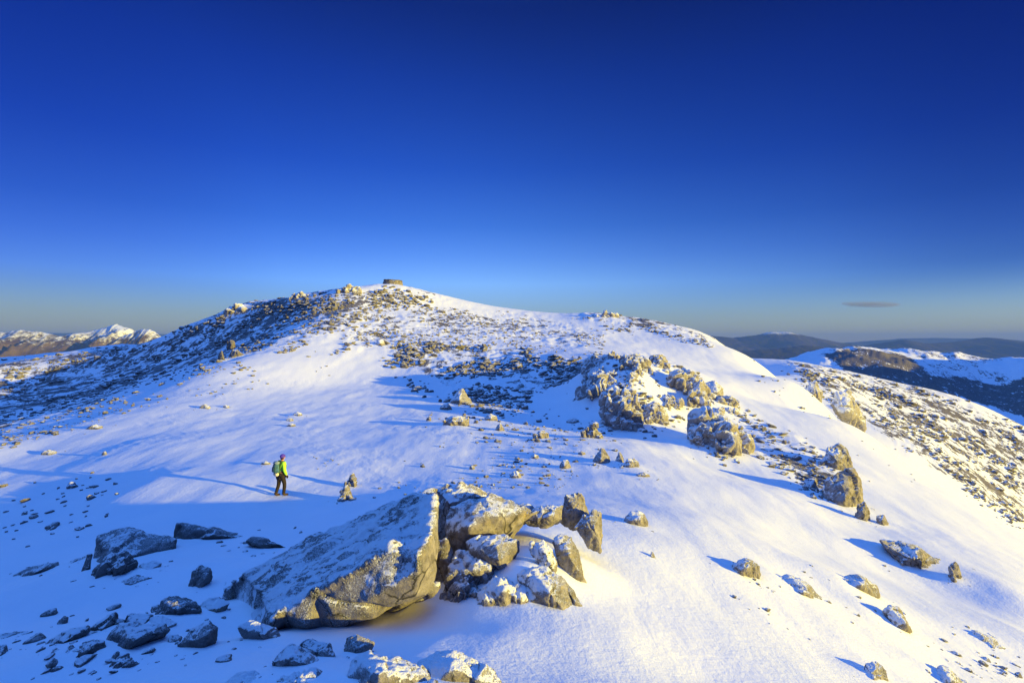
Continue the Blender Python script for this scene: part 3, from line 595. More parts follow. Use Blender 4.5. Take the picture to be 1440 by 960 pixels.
MID = 'single rocks on the lit snow of the bowl'
def box_outline(u, vb, w, h, kind='lump', r_=random):
    shapes = {'lump': [(-.5,0),(-.44,-.5),(-.2,-.9),(.12,-1),(.38,-.72),(.5,-.2),(.42,.06),(0,.1)], 'pyr': [(-.5,0),(-.3,-.5),(-.05,-1),(.12,-.95),(.36,-.45),(.5,0),(.2,.1),(-.3,.08)],
              'flat': [(-.5,0),(-.35,-.7),(0,-1),(.4,-.7),(.5,-.1),(.1,.12)], 'block': [(-.5,0),(-.48,-.85),(-.1,-1),(.3,-.95),(.5,-.7),(.5,-.05),(.1,.08)]}
    return [(u+a*w+r_.uniform(-.04, .04)*w, vb+b*h+r_.uniform(-.05, .05)*h) for a, b in shapes[kind]]
for label, u, v, w, h, k, kw in [
 ('small peaked cairn of brown stones right of the walker, nearer of two', 487, 705, 27, 19, 'pyr', dict(crag=1.4)),
 ('small peaked cairn of tan stones right of the walker, farther of two', 494, 684, 18, 16, 'pyr', dict(crag=1.4)),
 ('flat pale stone on the snow just behind the walker', 374, 654, 16, 6, 'flat', {}),
 ('pale stone in the middle of the bowl, farthest of three casting thin shadows', 418, 585, 16, 6, 'flat', {}),
 ('pale stone in the middle of the bowl, middle of three casting thin shadows', 407, 592, 12, 5, 'lump', {}),
 ('pale stone in the middle of the bowl, nearest of three casting thin shadows', 410, 600, 15, 5, 'flat', {}),
 ('snow capped flat stone left of centre in the bowl', 288, 575, 18, 7, 'flat', {}),
 ('smaller snow capped stone right of its flat neighbour in the bowl', 318, 574, 11, 5, 'flat', {}),
 ('long tan stone at the left edge of the lit bowl', 133, 604, 26, 8, 'flat', {}),
 ('low tan stones on the lit snow near the left edge', 70, 640, 26, 8, 'flat', {}),
 ('small dark stone alone on the snow left of the walker', 147, 640, 8, 6, 'lump', {}),
 ('wide blocky rock split in two at the left end of the rock scatter', 641, 600, 40, 17, 'block', dict(crag=.5)),
 ('sunlit leaning pyramid rock at the edge of the blue shadow', 648, 568, 32, 22, 'pyr', {}),
 ('lump of rock below left of the leaning pyramid rock', 627, 577, 17, 10, 'lump', {}),
 ('small black stone left of the wide blocky rock', 603, 592, 8, 7, 'lump', dict(mat=M_BARE)),
 ('big tan pyramid boulder standing alone below the crags', 846, 652, 30, 22, 'pyr', dict(mat=M_BARE)),
 ('dark pointed stone right of the big tan pyramid boulder', 871, 652, 15, 18, 'pyr', {}),
 ('pale ribbed rock right of the dark pointed stone', 887, 658, 27, 17, 'lump', dict(crag=.6)),
 ('flat dark rock lowest in the group of four below the crags', 904, 671, 24, 8, 'flat', {}),
 ('broken brown rock heap left of the tall buttress', 831, 616, 30, 20, 'lump', dict(crag=1.0)),
 ('long slab lying on the brown rock heap left of the tall buttress', 847, 607, 26, 9, 'flat', dict(mat=M_BARE)),
 ('rock with a snow patch on its left below the brown rock heap', 795, 659, 17, 14, 'lump', {}),
 ('dark domed rock casting a shadow, nearest in the rock scatter', 725, 672, 17, 10, 'lump', {}),
 ('dark rock beside a snow hollow in the middle of the scatter', 762, 617, 24, 14, 'lump', dict(crag=.8)),
 ('tan tooth shaped rock in the centre of the scatter', 703, 606, 16, 12, 'pyr', {}),
 ('rounded tan rock right of the wide blocky rock', 690, 592, 20, 10, 'lump', {}),
 ('rock with snow on top at the right rim of the scatter', 806, 596, 20, 9, 'lump', {}),
 ('low dark stone in the long shadow left of the big tan pyramid boulder', 818, 640, 13, 6, 'flat', dict(mat=M_BARE)),
 ('dark flat stone in shadow in the near part of the scatter', 752, 645, 14, 7, 'flat', {}),
 ('round lit stone on the near open snow of the scatter', 664, 660, 9, 7, 'lump', {}),
 ('low rock with lit right side alone on the snow behind the pile', 893, 738, 34, 22, 'lump', {}),
 ('small stone in front of the low rock behind the pile', 917, 784, 10, 9, 'pyr', {}),
 ('tall white topped stone standing on the left flank of the hill', 325, 493, 12, 16, 'block', dict(mat=M_STONE)),
 ('squat sunlit stone beside the tall white topped stone on the flank', 331, 502, 18, 11, 'lump', dict(mat=M_STONE)),
 ('leaning stone left of the squat sunlit stone on the flank', 311, 506, 11, 13, 'pyr', dict(mat=M_STONE)),
 ('rounded outcrop boulder on the left skyline of the hill', 334, 440, 44, 12, 'flat', dict(mat=M_CRAG, crag=.9)),
 ('dark knob of rock on the skyline left of the summit', 421, 420, 30, 9, 'flat', dict(mat=M_CRAG, crag=.9)),
 ('dark boulder cluster on the skyline just left of the summit shelter', 493, 412, 36, 11, 'lump', dict(mat=M_CRAG, crag=1.0)),
 ('low dark rock hump on the right skyline of the hill', 851, 447, 42, 9, 'flat', dict(mat=M_CRAG, crag=.9)),
 ('small flat snow covered rock on the upper slope below the summit', 621, 440, 12, 4, 'flat', dict(mat=M_STONE)),
 ('snow topped lit boulder at the edge of the upper rock field', 534, 486, 16, 9, 'lump', dict(mat=M_RIME)),
]:
    B('rock', label, box_outline(u, v, w, h, k), cat='cairn' if 'cairn' in label else 'rock', group=MID, frag=9 if kw.get('crag', 0) >= .8 else (4 if kw.get('crag') else 0), mat=kw.pop('mat', M_BOULDER), res=26, lean=.3, **kw)

# --- snow drifted against the rocks, then the ground itself
def drift(x, y, sx, h, ang=0.0, long=1.6):
    global Z
    if h <= 0: return
    r0 = math.hypot(x, y); sel = (RR > r0-4*sx*long) & (RR < r0+4*sx*long)
    dx, dy = X[sel]-x, Y_[sel]-y; c_, s_ = math.cos(ang), math.sin(ang); a_, b_ = (dx*c_+dy*s_)/(sx*long), (-dx*s_+dy*c_)/sx
    Z[sel] += h*np.exp(-(a_*a_+b_*b_))
for x, y, w_, h_ in DRIFTS: drift(x-.18*w_, y+.22*w_, .55*w_, .13*h_, R(-28))
for u, v, Y, sx, h in ((745,790,8.8,.42,.26),(800,760,9.6,.45,.2),(700,770,9.2,.36,.13)):
    q = pt(u, v, Y); drift(q[0], q[1], sx, h)
def build_ground():
    idx = np.arange(nt*nr).reshape(nt, nr)
    a = idx[:, :-1]; b = idx[:, 1:]; a2 = np.roll(idx, -1, 0)[:, :-1]; b2 = np.roll(idx, -1, 0)[:, 1:]
    faces = np.stack([a, b, b2, a2], -1).reshape(-1, 4)
    Vt = np.stack([X, Y_, Z], -1).reshape(-1, 3)
    me = mesh_np('snow_ground', Vt, faces[:, ::-1])
    if me.polygons[1000].normal.z < 0: me.flip_normals()
    at = me.attributes.new('rockiness', 'FLOAT', 'POINT'); at.data.foreach_set('value', rock.astype(np.float32).ravel())
    # cap under the camera
    ring = [me.vertices[int(idx[i, 0])].co.copy() for i in range(nt)]
    ground = link('snow_ground', me, M_GROUND); tag(ground, 'wind packed snow covering the mountain top from the foreground to the summit', 'snow', kind='structure')
    bm = bmesh.new(); vs = [bm.verts.new((c.x*1.02, c.y*1.02, c.z-.01)) for c in ring]; cv = bm.verts.new((0, 0, -1.66))
    for i in range(nt): bm.faces.new((vs[i], vs[(i+1) % nt], cv))
    bmesh.ops.recalc_face_normals(bm, faces=bm.faces)
    mc = bpy.data.meshes.new('snow_knoll'); bm.to_mesh(mc); bm.free()
    tag(link('snow_knoll', mc, M_GROUND), 'small snow knoll top under the viewer', 'snow', kind='structure')

build_ground()
PROF = Z/RR
# --- prototypes for the scattered stones
def proto(seed, sub=3, flat=.6):
    r_ = np.random.default_rng(seed); bm = bmesh.new(); bmesh.ops.create_icosphere(bm, subdivisions=sub, radius=1)
    me = bpy.data.meshes.new('stone'); bm.to_mesh(me); bm.free(); v = get_v(me); d = v/np.linalg.norm(v, axis=1)[:, None]
    nrm = r_.normal(size=(13, 3)); nrm /= np.linalg.norm(nrm, axis=1)[:, None]; dist = r_.uniform(.55, 1.0, 13)
    dots = d@nrm.T; rad = np.where(dots > .05, dist[None]/np.maximum(dots, .05), 9).min(1); rad = np.minimum(rad, 1.25)
    v = d*rad[:, None]; v *= np.array([1, r_.uniform(.6, 1), flat*r_.uniform(.7, 1.2)])
    v += d*(fbm(v*2.5+seed, 3)*.06)[:, None]
    set_v(me, v); me.polygons.foreach_set('use_smooth', np.ones(len(me.polygons), bool)); me.materials.append(M_STONE); return me
PROTO = [proto(40+i, 3) for i in range(9)]
LOWP = [proto(70+i, 2) for i in range(10)]
lowV = [get_v(m) for m in LOWP]; lowF = [np.array([p.vertices[:] for p in m.polygons]) for m in LOWP]
ZONES = [
 # polygon, how many, pixel size range, label, flatness
 ([(0,508),(230,478),(330,434),(430,415),(540,408),(590,424),(520,452),(500,488),(400,500),(330,518),(240,545),(120,592),(0,632)], 2100, (2.0, 8), 'snow dusted stone among the many on the shaded left flank of the hill', 40),
 ([(230,480),(330,436),(440,416),(520,412),(470,440),(380,455),(330,480),(250,490)], 700, (2.5, 8), 'dark stone in the steep rocky band below the left skyline', 60),
 ([(470,492),(560,480),(700,490),(820,510),(826,552),(760,585),(650,572),(590,548),(545,508)], 1300, (3, 12), 'dark stone in the rock field under the great blue shadow', 30),
 ([(480,432),(640,432),(850,470),(850,496),(600,488),(480,478)], 950, (2, 5), 'small low stone on the pale upper slope below the summit', 60),
 ([(600,562),(700,572),(840,588),(876,625),(800,682),(640,692),(600,640)], 320, (2.5, 9), 'lit stone with a thin blue shadow in the rock scatter below the crags', 22),
 ([(822,500),(900,494),(1000,536),(1052,608),(1010,650),(960,600),(900,610),(850,570)], 260, (4, 13), 'broken stone lying among the crags of the shoulder', 28),
 ([(1040,578),(1110,606),(1165,640),(1205,708),(1150,700),(1080,645)], 300, (3, 12), 'stone on the snow between the crags and the sunny slope boulders', 20),
 ([(1098,512),(1200,526),(1300,548),(1440,606),(1440,745),(1335,672),(1240,606),(1150,552)], 1300, (2, 9), 'dark stone on the rocky spur beyond the sunny slope', 84),
 ([(820,441),(930,456),(1010,480),(1000,490),(900,468),(822,452)], 190, (2, 6), 'low stone along the right skyline of the hill', 60),
 ([(0,640),(120,645),(165,690),(150,735),(60,775),(0,770)], 62, (4, 17), 'flat dark stone in the shaded snow at the left edge', 10),
 ([(40,880),(110,845),(225,830),(330,870),(330,940),(240,950),(60,945)], 46, (5, 22), 'dark angular stone half buried in the blue shaded snow at lower left', 5),
 ([(480,404),(560,402),(625,420),(600,436),(500,430)], 240, (2.5, 8), 'stone on the rocky ground around the summit shelter', 80),
 ([(1060,505),(1120,545),(1200,605),(1290,680),(1200,640),(1080,550)], 26, (2, 6), 'tiny stone poking through the smooth sunny slope', 20),
 ([(860,770),(960,790),(1080,820),(1200,870),(1440,930),(1440,955),(1240,950),(1100,880),(960,810)], 130, (2.5, 11), 'stone half buried along the near snow lip', 6),
 ([(440,640),(600,650),(590,690),(470,705)], 22, (2.5, 7), 'small lit pebble on the open snow right of the walker', 15),
 ([(180,520),(340,515),(500,505),(420,540),(200,575),(120,610)], 60, (2.5, 6), 'small lit stone scattered on the upper bowl', 30),
]
cand = []
for zi, (poly, count, (smin, smax), label, rmin) in enumerate(ZONES):
    us = [p[0] for p in poly]; vs = [p[1] for p in poly]; k = 0; tries = 0
    while k < count and tries < count*30:
        tries += 1; u = random.uniform(min(us), max(us)); v = random.uniform(min(vs), max(vs))
        if inpoly(np.array([u]), np.array([v]), poly, 20)[0] < random.uniform(.05, .95): continue
        # clumps
        h = hit(u, v, rmin*.5)
        if h is None or h[1] > 230: continue
        c = float(perlin(np.array([[h[0]/6, h[1]/9, zi*3.1]]))[0])
        if c < random.uniform(-.35, .35)+(.08 if zi in (0, 1, 2, 7) else 0): continue
        s = smin+(smax-smin)*random.random()**3.2
        cand.append((s, zi, h)); k += 1
cand.sort(key=lambda c: -c[0])
GROUPN = 'loose stones scattered over the snowy mountain top'
for s, zi, h in cand[:290]:
    o = bpy.data.objects.new('stone', random.choice(PROTO)); COL.objects.link(o)
    w = s/F*h[1]*.62; o.scale = (w, w*random.uniform(.7, 1.1), w*random.uniform(.6, 1.15)); o.rotation_euler = (random.uniform(-.3, .3), random.uniform(-.3, .3), random.uniform(0, 6.28))
    o.location = (h[0], h[1], h[2]+w*.12)
    tag(o, ZONES[zi][3], 'stone', GROUPN)
VV, FF, off = [], [], 0
rubble = []
for x, y, w_, h_ in DRIFTS:
    for k in range(random.randint(4, 9)):
        a_ = random.uniform(0, 6.28); d_ = w_*random.uniform(.5, 1.25); px_, py_ = x+d_*math.cos(a_), y-.1*w_+.6*d_*math.sin(a_)
        sz_ = w_*random.uniform(.03, .12); rubble.append((sz_*F/py_, 0, np.array([px_, py_, ground_z(px_, py_)-.15*sz_])))
for s, zi, h in cand[290:]+rubble:
    k = random.randrange(len(lowV)); w = s/F*h[1]*.62; a = random.uniform(0, 6.28); c_, s_ = math.cos(a), math.sin(a)
    v = lowV[k]*np.array([w, w*random.uniform(.7, 1.1), w*random.uniform(.55, 1.2)]); v = v@np.array([[c_, s_, 0], [-s_, c_, 0], [0, 0, 1]])+h+np.array([0, 0, w*.12])
    VV.append(v); FF.append(lowF[k]+off); off += len(v)
tag(link('scattered_stones', mesh_np('scattered_stones', np.concatenate(VV), np.concatenate(FF)), M_STONE), 'countless small stones strewn over the snow of the hill and the spur', 'stones', kind='stuff')

# ------------------------------------------------------------------ summit shelter: a ring of dry-stone walling
def shelter():
    b = hit(552, 406, 60); Y = 124.5; cx = (552.5-CU)/F*Y; zg = ground_z(cx, Y); top = -(393.8-HV)/F*Y
    root = bpy.data.objects.new('stone_shelter', None); COL.objects.link(root); root.location = (cx, Y, zg)
    tag(root, 'low round dry stone shelter wall on the very summit of the hill', 'shelter')
    H = top-zg; Ro, Ri = 2.35, 1.75
    def sl(a): return 1-.22*max(0, math.cos(a))-.06*math.sin(a*3)      # the wall has slumped on one side
    def course(z0, z1, ro, ri, seed, n=34):
        r_ = random.Random(seed); bm = bmesh.new()
        for k in range(n):
            if k in (3, 4) and z0 > .3*H: continue
            a0 = (k+.04)/n*6.2832+seed*.1; a1 = (k+.96)/n*6.2832+seed*.1; e = r_.uniform(-.07, .07); q = r_.uniform(-.10, .10)*(1 if z0 > .4*H else .5)
            P8 = [((ro+e)*math.cos(a), (ro+e)*math.sin(a), z) for a in (a0, a1) for z in (z0*sl(a), (z1+q)*sl(a))]+[(ri*math.cos(a), ri*math.sin(a), z) for a in (a0, a1) for z in (z0*sl(a), (z1+q)*sl(a))]
            hb = hull_bm([np.array(p)+np.array([r_.uniform(-.05, .05) for _ in range(3)]) for p in P8]); t = bpy.data.meshes.new('t'); hb.to_mesh(t); hb.free(); bm.from_mesh(t); bpy.data.meshes.remove(t)
        m = bpy.data.meshes.new('course'); bm.to_mesh(m); bm.free(); return m
    nC = 5; bm = bmesh.new()
    for i in range(nC):
        m = course(-.6 if i == 0 else H*i/nC*.86, H*(i+1)/nC*.86, Ro-i*.05, Ri, i); bm.from_mesh(m); bpy.data.meshes.remove(m)
    m = bpy.data.meshes.new('wall'); bm.to_mesh(m); bm.free(); link('wall', m, M_BARE, root)
    m = course(H*.865, H, Ro-.12, Ri-.05, 9, 26); m.name = 'coping'; link('coping', m, M_STONE, root)
shelter()

# ------------------------------------------------------------------ the walker
def skin_mesh(verts, edges, radii, sub=2, root=0):
    me = bpy.data.meshes.new('s'); me.from_pydata(verts, edges, []); o = bpy.data.objects.new('s', me); COL.objects.link(o)
    m = o.modifiers.new('k', 'SKIN'); m.use_smooth_shade = True
    for i, r_ in enumerate(radii):
        me.skin_vertices[0].data[i].radius = (r_, r_) if not hasattr(r_, '__len__') else r_
        me.skin_vertices[0].data[i].use_root = (i == root)
    s = o.modifiers.new('u', 'SUBSURF'); s.levels = sub
    dg = bpy.context.evaluated_depsgraph_get(); dg.update()
    out = bpy.data.meshes.new_from_object(o.evaluated_get(dg)); bpy.data.objects.remove(o); bpy.data.meshes.remove(me)
    out.polygons.foreach_set('use_smooth', np.ones(len(out.polygons), bool)); return out
def blob(center, rad, sub=3, squash=None):
    bm = bmesh.new(); bmesh.ops.create_icosphere(bm, subdivisions=sub, radius=1)
    for v in bm.verts: v.co = Vector((v.co.x*rad[0], v.co.y*rad[1], v.co.z*rad[2]))+Vector(center)
    if squash: squash(bm)
    m = bpy.data.meshes.new('b'); bm.to_mesh(m); bm.free(); m.polygons.foreach_set('use_smooth', np.ones(len(m.polygons), bool)); return m
def join(ms, name):
    bm = bmesh.new()
    for m in ms: bm.from_mesh(m)
    o = bpy.data.meshes.new(name); bm.to_mesh(o); bm.free(); o.polygons.foreach_set('use_smooth', np.ones(len(o.polygons), bool)); return o
def walker():
    # local frame: +y ahead of the walker, +x to the walker's right, z up, feet at 0
    skin = plain('skin', (.55, .30, .22), .6, .1); jack = plain('lime_jacket', (.38, .78, .06), .6, .12); jack2 = plain('teal_cloth', (.03, .22, .20), .7, .2)
    trs = plain('dark_trousers', (.025, .018, .016), .8, .3); hatm = plain('purple_knit', (.09, .05, .42), .9, .25, 80); glv = plain('black_glove', (.012, .01, .014), .7, .3)
    boot = plain('brown_boot', (.05, .028, .018), .7, .3); pk = plain('teal_pack', (.07, .17, .21), .7, .35, 14); pale = plain('cream_pack_base', (.70, .62, .42), .8, .12)
    J = dict(pel=(0,0,.93), sp=(0,.01,1.12), ch=(0,.03,1.32), nk=(0,.05,1.48), nk2=(0,.07,1.55), hd=(.01,.09,1.645), hd2=(.01,.095,1.71),
             hr=(.10,0,.90), kr=(.12,.10,.50), ar=(.12,.05,.09), tr=(.13,.22,.035), hl=(-.10,0,.90), kl=(-.12,-.02,.50), al=(-.12,-.16,.10), tl=(-.13,0.0,.04),
             sr=(.19,.03,1.42), er=(.27,-.02,1.15), wr=(.26,.10,.92), sl=(-.19,.03,1.42), el=(-.28,-.04,1.15), wl=(-.27,.03,.92), pr=(.255,.12,.86), pl=(-.265,.05,.86))
    rad = dict(pel=.135, sp=.13, ch=.145, nk=.07, nk2=.058, hd=.088, hd2=.075, hr=.095, kr=.058, ar=.042, tr=.035, hl=.095, kl=.058, al=.042, tl=.035, sr=.062, er=.044, wr=.03, sl=.062, el=.044, wl=.03, pr=.032, pl=.032)
    ks = list(J); E_ = [('pel','sp'),('sp','ch'),('ch','nk'),('nk','nk2'),('nk2','hd'),('hd','hd2'),('pel','hr'),('hr','kr'),('kr','ar'),('ar','tr'),('pel','hl'),('hl','kl'),('kl','al'),('al','tl'),('ch','sr'),('sr','er'),('er','wr'),('wr','pr'),('ch','sl'),('sl','el'),('el','wl'),('wl','pl')]
    body = skin_mesh([J[k] for k in ks], [(ks.index(a), ks.index(b)) for a, b in E_], [rad[k] for k in ks])
    foot = hit(395, 696.5, 10); P0 = Vector((foot[0], foot[1], ground_z(foot[0], foot[1])-.02))
    o = link('person', body, skin); o.location = P0; o.rotation_euler = (0, 0, R(-32)); o.scale = (1.0, 1.0, 1.0)
    tag(o, 'walker seen from behind in a lime jacket, dark trousers and purple hat crossing the snow', 'person')
    def part(name, me, mat): me.name = name; return link(name, me, mat, o)
    def chain(seq, rr, sub=2): return skin_mesh(seq, [(i, i+1) for i in range(len(seq)-1)], rr, sub)
    def tree(keys, edges, rr): return skin_mesh([J[k] for k in keys], [(keys.index(a), keys.index(b)) for a, b in edges], rr)
    # jacket: torso + sleeves
    kk = ['pel','sp','ch','nk','sr','er','wr','sl','el','wl']
    part('jacket', tree(kk, [('pel','sp'),('sp','ch'),('ch','nk'),('ch','sr'),('sr','er'),('er','wr'),('ch','sl'),('sl','el'),('el','wl')], [(.175,.15),(.165,.14),(.185,.155),.09,.10,.075,.055,.10,.075,.055]), jack)
    kk = ['pel','hr','kr','ar','hl','kl','al']
    part('trousers', tree(kk, [('pel','hr'),('hr','kr'),('kr','ar'),('pel','hl'),('hl','kl'),('kl','al')], [.155,.115,.082,.064,.115,.082,.064]), trs)
    for s in ('r', 'l'):
        a, t = Vector(J['a'+s]), Vector(J['t'+s])
        part('boot', chain([tuple(a+Vector((0,-.02,.10))), tuple(a+Vector((0,-.01,0))), tuple(a*.4+t*.6), tuple(t+Vector((0,.04,0)))], [.062,.066,.052,.044]), boot)
        w = Vector(J['w'+s]); d = (Vector(J['p'+s])-w).normalized(); sx = 1 if s == 'r' else -1
        fs = [chain([tuple(w), tuple(w+d*.05), tuple(w+d*.10)], [.04,.046,.042], 1)]
        for q, ln in zip((-.033,-.011,.011,.033), (.07,.085,.08,.06)):
            b0 = w+d*.085+Vector((0, q, 0)); fs.append(chain([tuple(b0), tuple(b0+d*ln*.5+Vector((-.006*sx,.004,0))), tuple(b0+d*ln*.95+Vector((-.022*sx,.01,0)))], [.013,.012,.010], 1))
        b0 = w+d*.03+Vector((0,.035,0)); fs.append(chain([tuple(b0), tuple(b0+Vector((-.006*sx,.03,-.03))), tuple(b0+Vector((-.015*sx,.035,-.06)))], [.015,.013,.011], 1))
        part('glove', join(fs, 'glove'), glv)
    h = Vector(J['hd'])
    hat = part('hat', blob(h+Vector((0,-.012,.055)), (.108,.118,.105), 3, lambda bm: [setattr(v.co, 'z', max(v.co.z, h.z+.018-.35*max(0, h.y-v.co.y))) for v in bm.verts]), hatm)
    part('hat_band', blob(h+Vector((0,-.012,.03)), (.112,.122,.026), 3), plain('dark_purple_knit', (.09, .04, .26), .9, .25, 80))
    # face: eyes, nose, mouth, ears, hair
    fc = []
    fc.append(blob(h+Vector((0,.094,-.005)), (.014,.022,.022), 2)); 
    for sx in (-1, 1): fc.append(blob(h+Vector((.088*sx,0,0)), (.014,.024,.032), 2))
    part('nose_and_ears', join(fc, 'nose_and_ears'), skin)
    part('eyes', join([blob(h+Vector((.034*sx,.082,.016)), (.012,.009,.008), 2) for sx in (-1, 1)], 'eyes'), plain('dark_eye', (.02,.015,.012), .3, .1))
    part('mouth', blob(h+Vector((0,.084,-.045)), (.026,.010,.007), 2), plain('lips', (.40,.13,.11), .5, .1))
    part('hair', blob(h+Vector((0,-.035,-.035)), (.088,.062,.065), 2), plain('brown_hair', (.05,.026,.014), .7, .3))
    # backpack: a thing of its own, worn on the back
    r_ = bpy.data.objects.new('backpack', None); COL.objects.link(r_); r_.location = P0; r_.rotation_euler = (0, 0, R(-32))
    tag(r_, 'teal grey rucksack with a cream bundle at its base worn by the walker', 'backpack')
    def box(c, d, bev=.06):
        bm = bmesh.new(); bmesh.ops.create_cube(bm, size=1)
        for v in bm.verts: v.co = Vector((v.co.x*d[0]*(1.0 if v.co.z < 0 else .82), v.co.y*d[1]*(1 if v.co.z < 0 else .8), v.co.z*d[2]))+Vector(c)
        bmesh.ops.bevel(bm, geom=bm.edges[:], offset=bev, segments=3, affect='EDGES'); m = bpy.data.meshes.new('b'); bm.to_mesh(m); bm.free(); m.polygons.foreach_set('use_smooth', np.ones(len(m.polygons), bool)); return m
    def bp(name, me, mat): me.name = name; return link(name, me, mat, r_)
    bp('pack_body', box((0,-.225,1.25), (.34,.22,.44)), pk); bp('lid', box((0,-.21,1.485), (.30,.23,.11), .04), plain('grey_lid', (.22,.30,.34), .7, .3))
    bp('base_bundle', chain([(-.15,-.22,1.0),(0,-.235,.985),(.15,-.22,1.0)], [.085,.095,.085]), pale)
    bp('front_pocket', box((0,-.345,1.22), (.22,.06,.24), .025), plain('dark_teal_pocket', (.035,.09,.12), .7, .3))
    for sx in (-1, 1):
        bp('shoulder_strap', chain([(.10*sx,-.12,1.44),(.11*sx,-.02,1.53),(.115*sx,.13,1.46),(.12*sx,.175,1.30),(.15*sx,.12,1.12),(.17*sx,-.1,1.06)], [.022]*6, 1), plain('black_strap', (.02,.02,.022), .7, .2))
        bp('side_strap', chain([(.172*sx,-.16,1.06),(.165*sx,-.17,1.25),(.145*sx,-.17,1.42)], [.012]*3, 1), plain('black_side_strap', (.02,.02,.022), .7, .2))
walker()

# ------------------------------------------------------------------ far land
def make_far_mat(name, low, high, snow0, snow1, scale, amt=1.0):
    n = NT(name); g = n.n('ShaderNodeNewGeometry'); pos = g.outputs['Position']
    z = n.n('ShaderNodeSeparateXYZ'); n.t.links.new(pos, z.inputs[0])
    nz = n.noise(pos, scale, 7, .68); nb = n.noise(pos, scale*.25, 4, .55)
    c = n.mix(n.mapr(nb, .35, .65), low, high)
    k = n.math('ADD', z.outputs[2], n.math('MULTIPLY', n.math('SUBTRACT', nz, .5), (snow1-snow0)*3.2))
    c = n.mix(n.math('MULTIPLY', n.mapr(k, snow0, snow1), amt), c, (.82, .84, .86))
    n.bsdf(c, .9, n.bump(nz, .6, 1/scale*.5), .1); return n.m
BASE = -420.0
def mountain(name, prof, D, width, mat, label, ncol=260, nrow=70, rough=1.0):
    prof = np.array(prof, float); u = np.linspace(prof[0, 0], prof[-1, 0], ncol); v = np.interp(u, prof[:, 0], prof[:, 1])
    ks = np.ones(5)/5; v = np.convolve(np.pad(v, 2, 'edge'), ks, 'valid')
    v = v+rough*.9*fbm(np.stack([u/16, u*0+D, u*0], 1), 4, .6)*min(1, 5000/D)
    s = np.linspace(-1, 1, nrow)
    UU, SS = np.meshgrid(u, s, indexing='ij'); VVc = np.repeat(v[:, None], nrow, 1)
    Yc = D*np.ones_like(UU); top = -(VVc-HV)/F*D; x = (UU-CU)/F*D; y = D+SS*width
    q = np.stack([x.ravel(), y.ravel(), 0*x.ravel()], 1)/width
    warp = (ridged(q*3.0, 5, .55)*.5).reshape(x.shape)
    y = y+(fbm(q*1.3, 3)*.12*width).reshape(x.shape)*(np.abs(SS)<2)
    fall = (1-np.abs(SS))**1.25
    z = BASE-8+(top-BASE)*fall+(warp-.45)*(top-BASE)*.16*rough*np.minimum(1, np.abs(SS)*3.0+.14)*(fall>0)
    z = np.where(np.abs(SS) > .999, BASE-8, z)
    idx = np.arange(ncol*nrow).reshape(ncol, nrow); f = np.stack([idx[:-1, :-1], idx[1:, :-1], idx[1:, 1:], idx[:-1, 1:]], -1).reshape(-1, 4)
    me = mesh_np(name, np.stack([x, y, z], -1).reshape(-1, 3), f)
    o = link(name, me, mat); tag(o, label, 'mountain', kind='structure'); return float(z.max())
M_L = make_far_mat('brown_snowy_hill', (.085, .055, .035), (.14, .10, .065), -30, 95, .026)
M_R = make_far_mat('dark_moor_hill', (.05, .042, .045), (.085, .07, .065), 80, 125, .004, .85)
M_R2 = make_far_mat('bare_moor_hill', (.042, .037, .042), (.07, .06, .06), 400, 500, .004, .5)
tops = [
 mountain('mountain', [(-260,480),(-120,468),(-40,470),(0,465),(40,463),(60,466),(90,475),(130,488),(200,505)], 3600, 950, M_L, 'snow streaked brown mountain at the left edge of the horizon', rough=2.0),
 mountain('mountain', [(40,500),(75,478),(100,470),(130,461),(160,455),(180,458),(200,466),(240,486),(290,505)], 3900, 900, M_L, 'snowy peaked mountain left of the hill on the horizon', rough=2.0),
 mountain('mountain', [(110,505),(150,482),(175,468),(195,461),(208,460),(222,466),(240,478),(280,500)], 3300, 700, M_L, 'brown shoulder of mountain nearest the hill on the left horizon', rough=2.0),
 mountain('mountain', [(900,498),(960,478),(990,470),(1030,474),(1060,470),(1080,466),(1100,465),(1115,468),(1150,475),(1190,481),(1260,492),(1330,500)], 8800, 2200, M_R, 'dark mountain with a small snow cap on the right horizon'),
 mountain('mountain', [(960,500),(1030,492),(1075,490),(1100,487),(1130,484),(1165,487),(1200,491),(1260,500)], 6000, 1500, M_R2, 'low dark moor ridge in front of the snow capped mountain'),
 mountain('mountain', [(1120,500),(1190,490),(1240,482),(1265,476),(1285,479),(1305,481),(1340,480),(1370,476),(1392,473),(1415,476),(1440,479),(1520,482),(1640,492)], 7600, 2000, M_R2, 'long dark double topped mountain at the right edge of the horizon'),
 mountain('mountain', [(1100,490),(1180,482),(1260,475),(1320,474),(1400,476),(1500,482),(1600,488)], 12500, 2200, M_R2, 'faint blue far ridge on the right horizon', rough=.5),
 mountain('mountain', [(-300,474),(-100,469),(60,467),(160,468),(240,469),(330,472),(480,484),(600,490)], 12500, 2200, M_R2, 'faint blue far ridge on the left horizon', rough=.4),
]
def disc(name, r0, r1, z, mat, label):
    n = 96; bm = bmesh.new(); rings = []
    for r_ in (r1*.02, r1*.1, r1*.4, r1): rings.append([bm.verts.new((r_*math.sin(k/n*6.28318), r_*math.cos(k/n*6.28318), z)) for k in range(n)])
    for A, Bv in zip(rings, rings[1:]):
        for k in range(n): bm.faces.new((A[k], A[(k+1) % n], Bv[(k+1) % n], Bv[k]))
    bm.faces.new(rings[0]); bmesh.ops.recalc_face_normals(bm, faces=bm.faces); m = bpy.data.meshes.new(name); bm.to_mesh(m); bm.free()
    if m.polygons[0].normal.z < 0: m.flip_normals()
    return tag(link(name, m, mat), label, 'land', kind='structure')
disc('moorland', 0, 15000, BASE, M_R2, 'dark moorland plain far below the mountain')

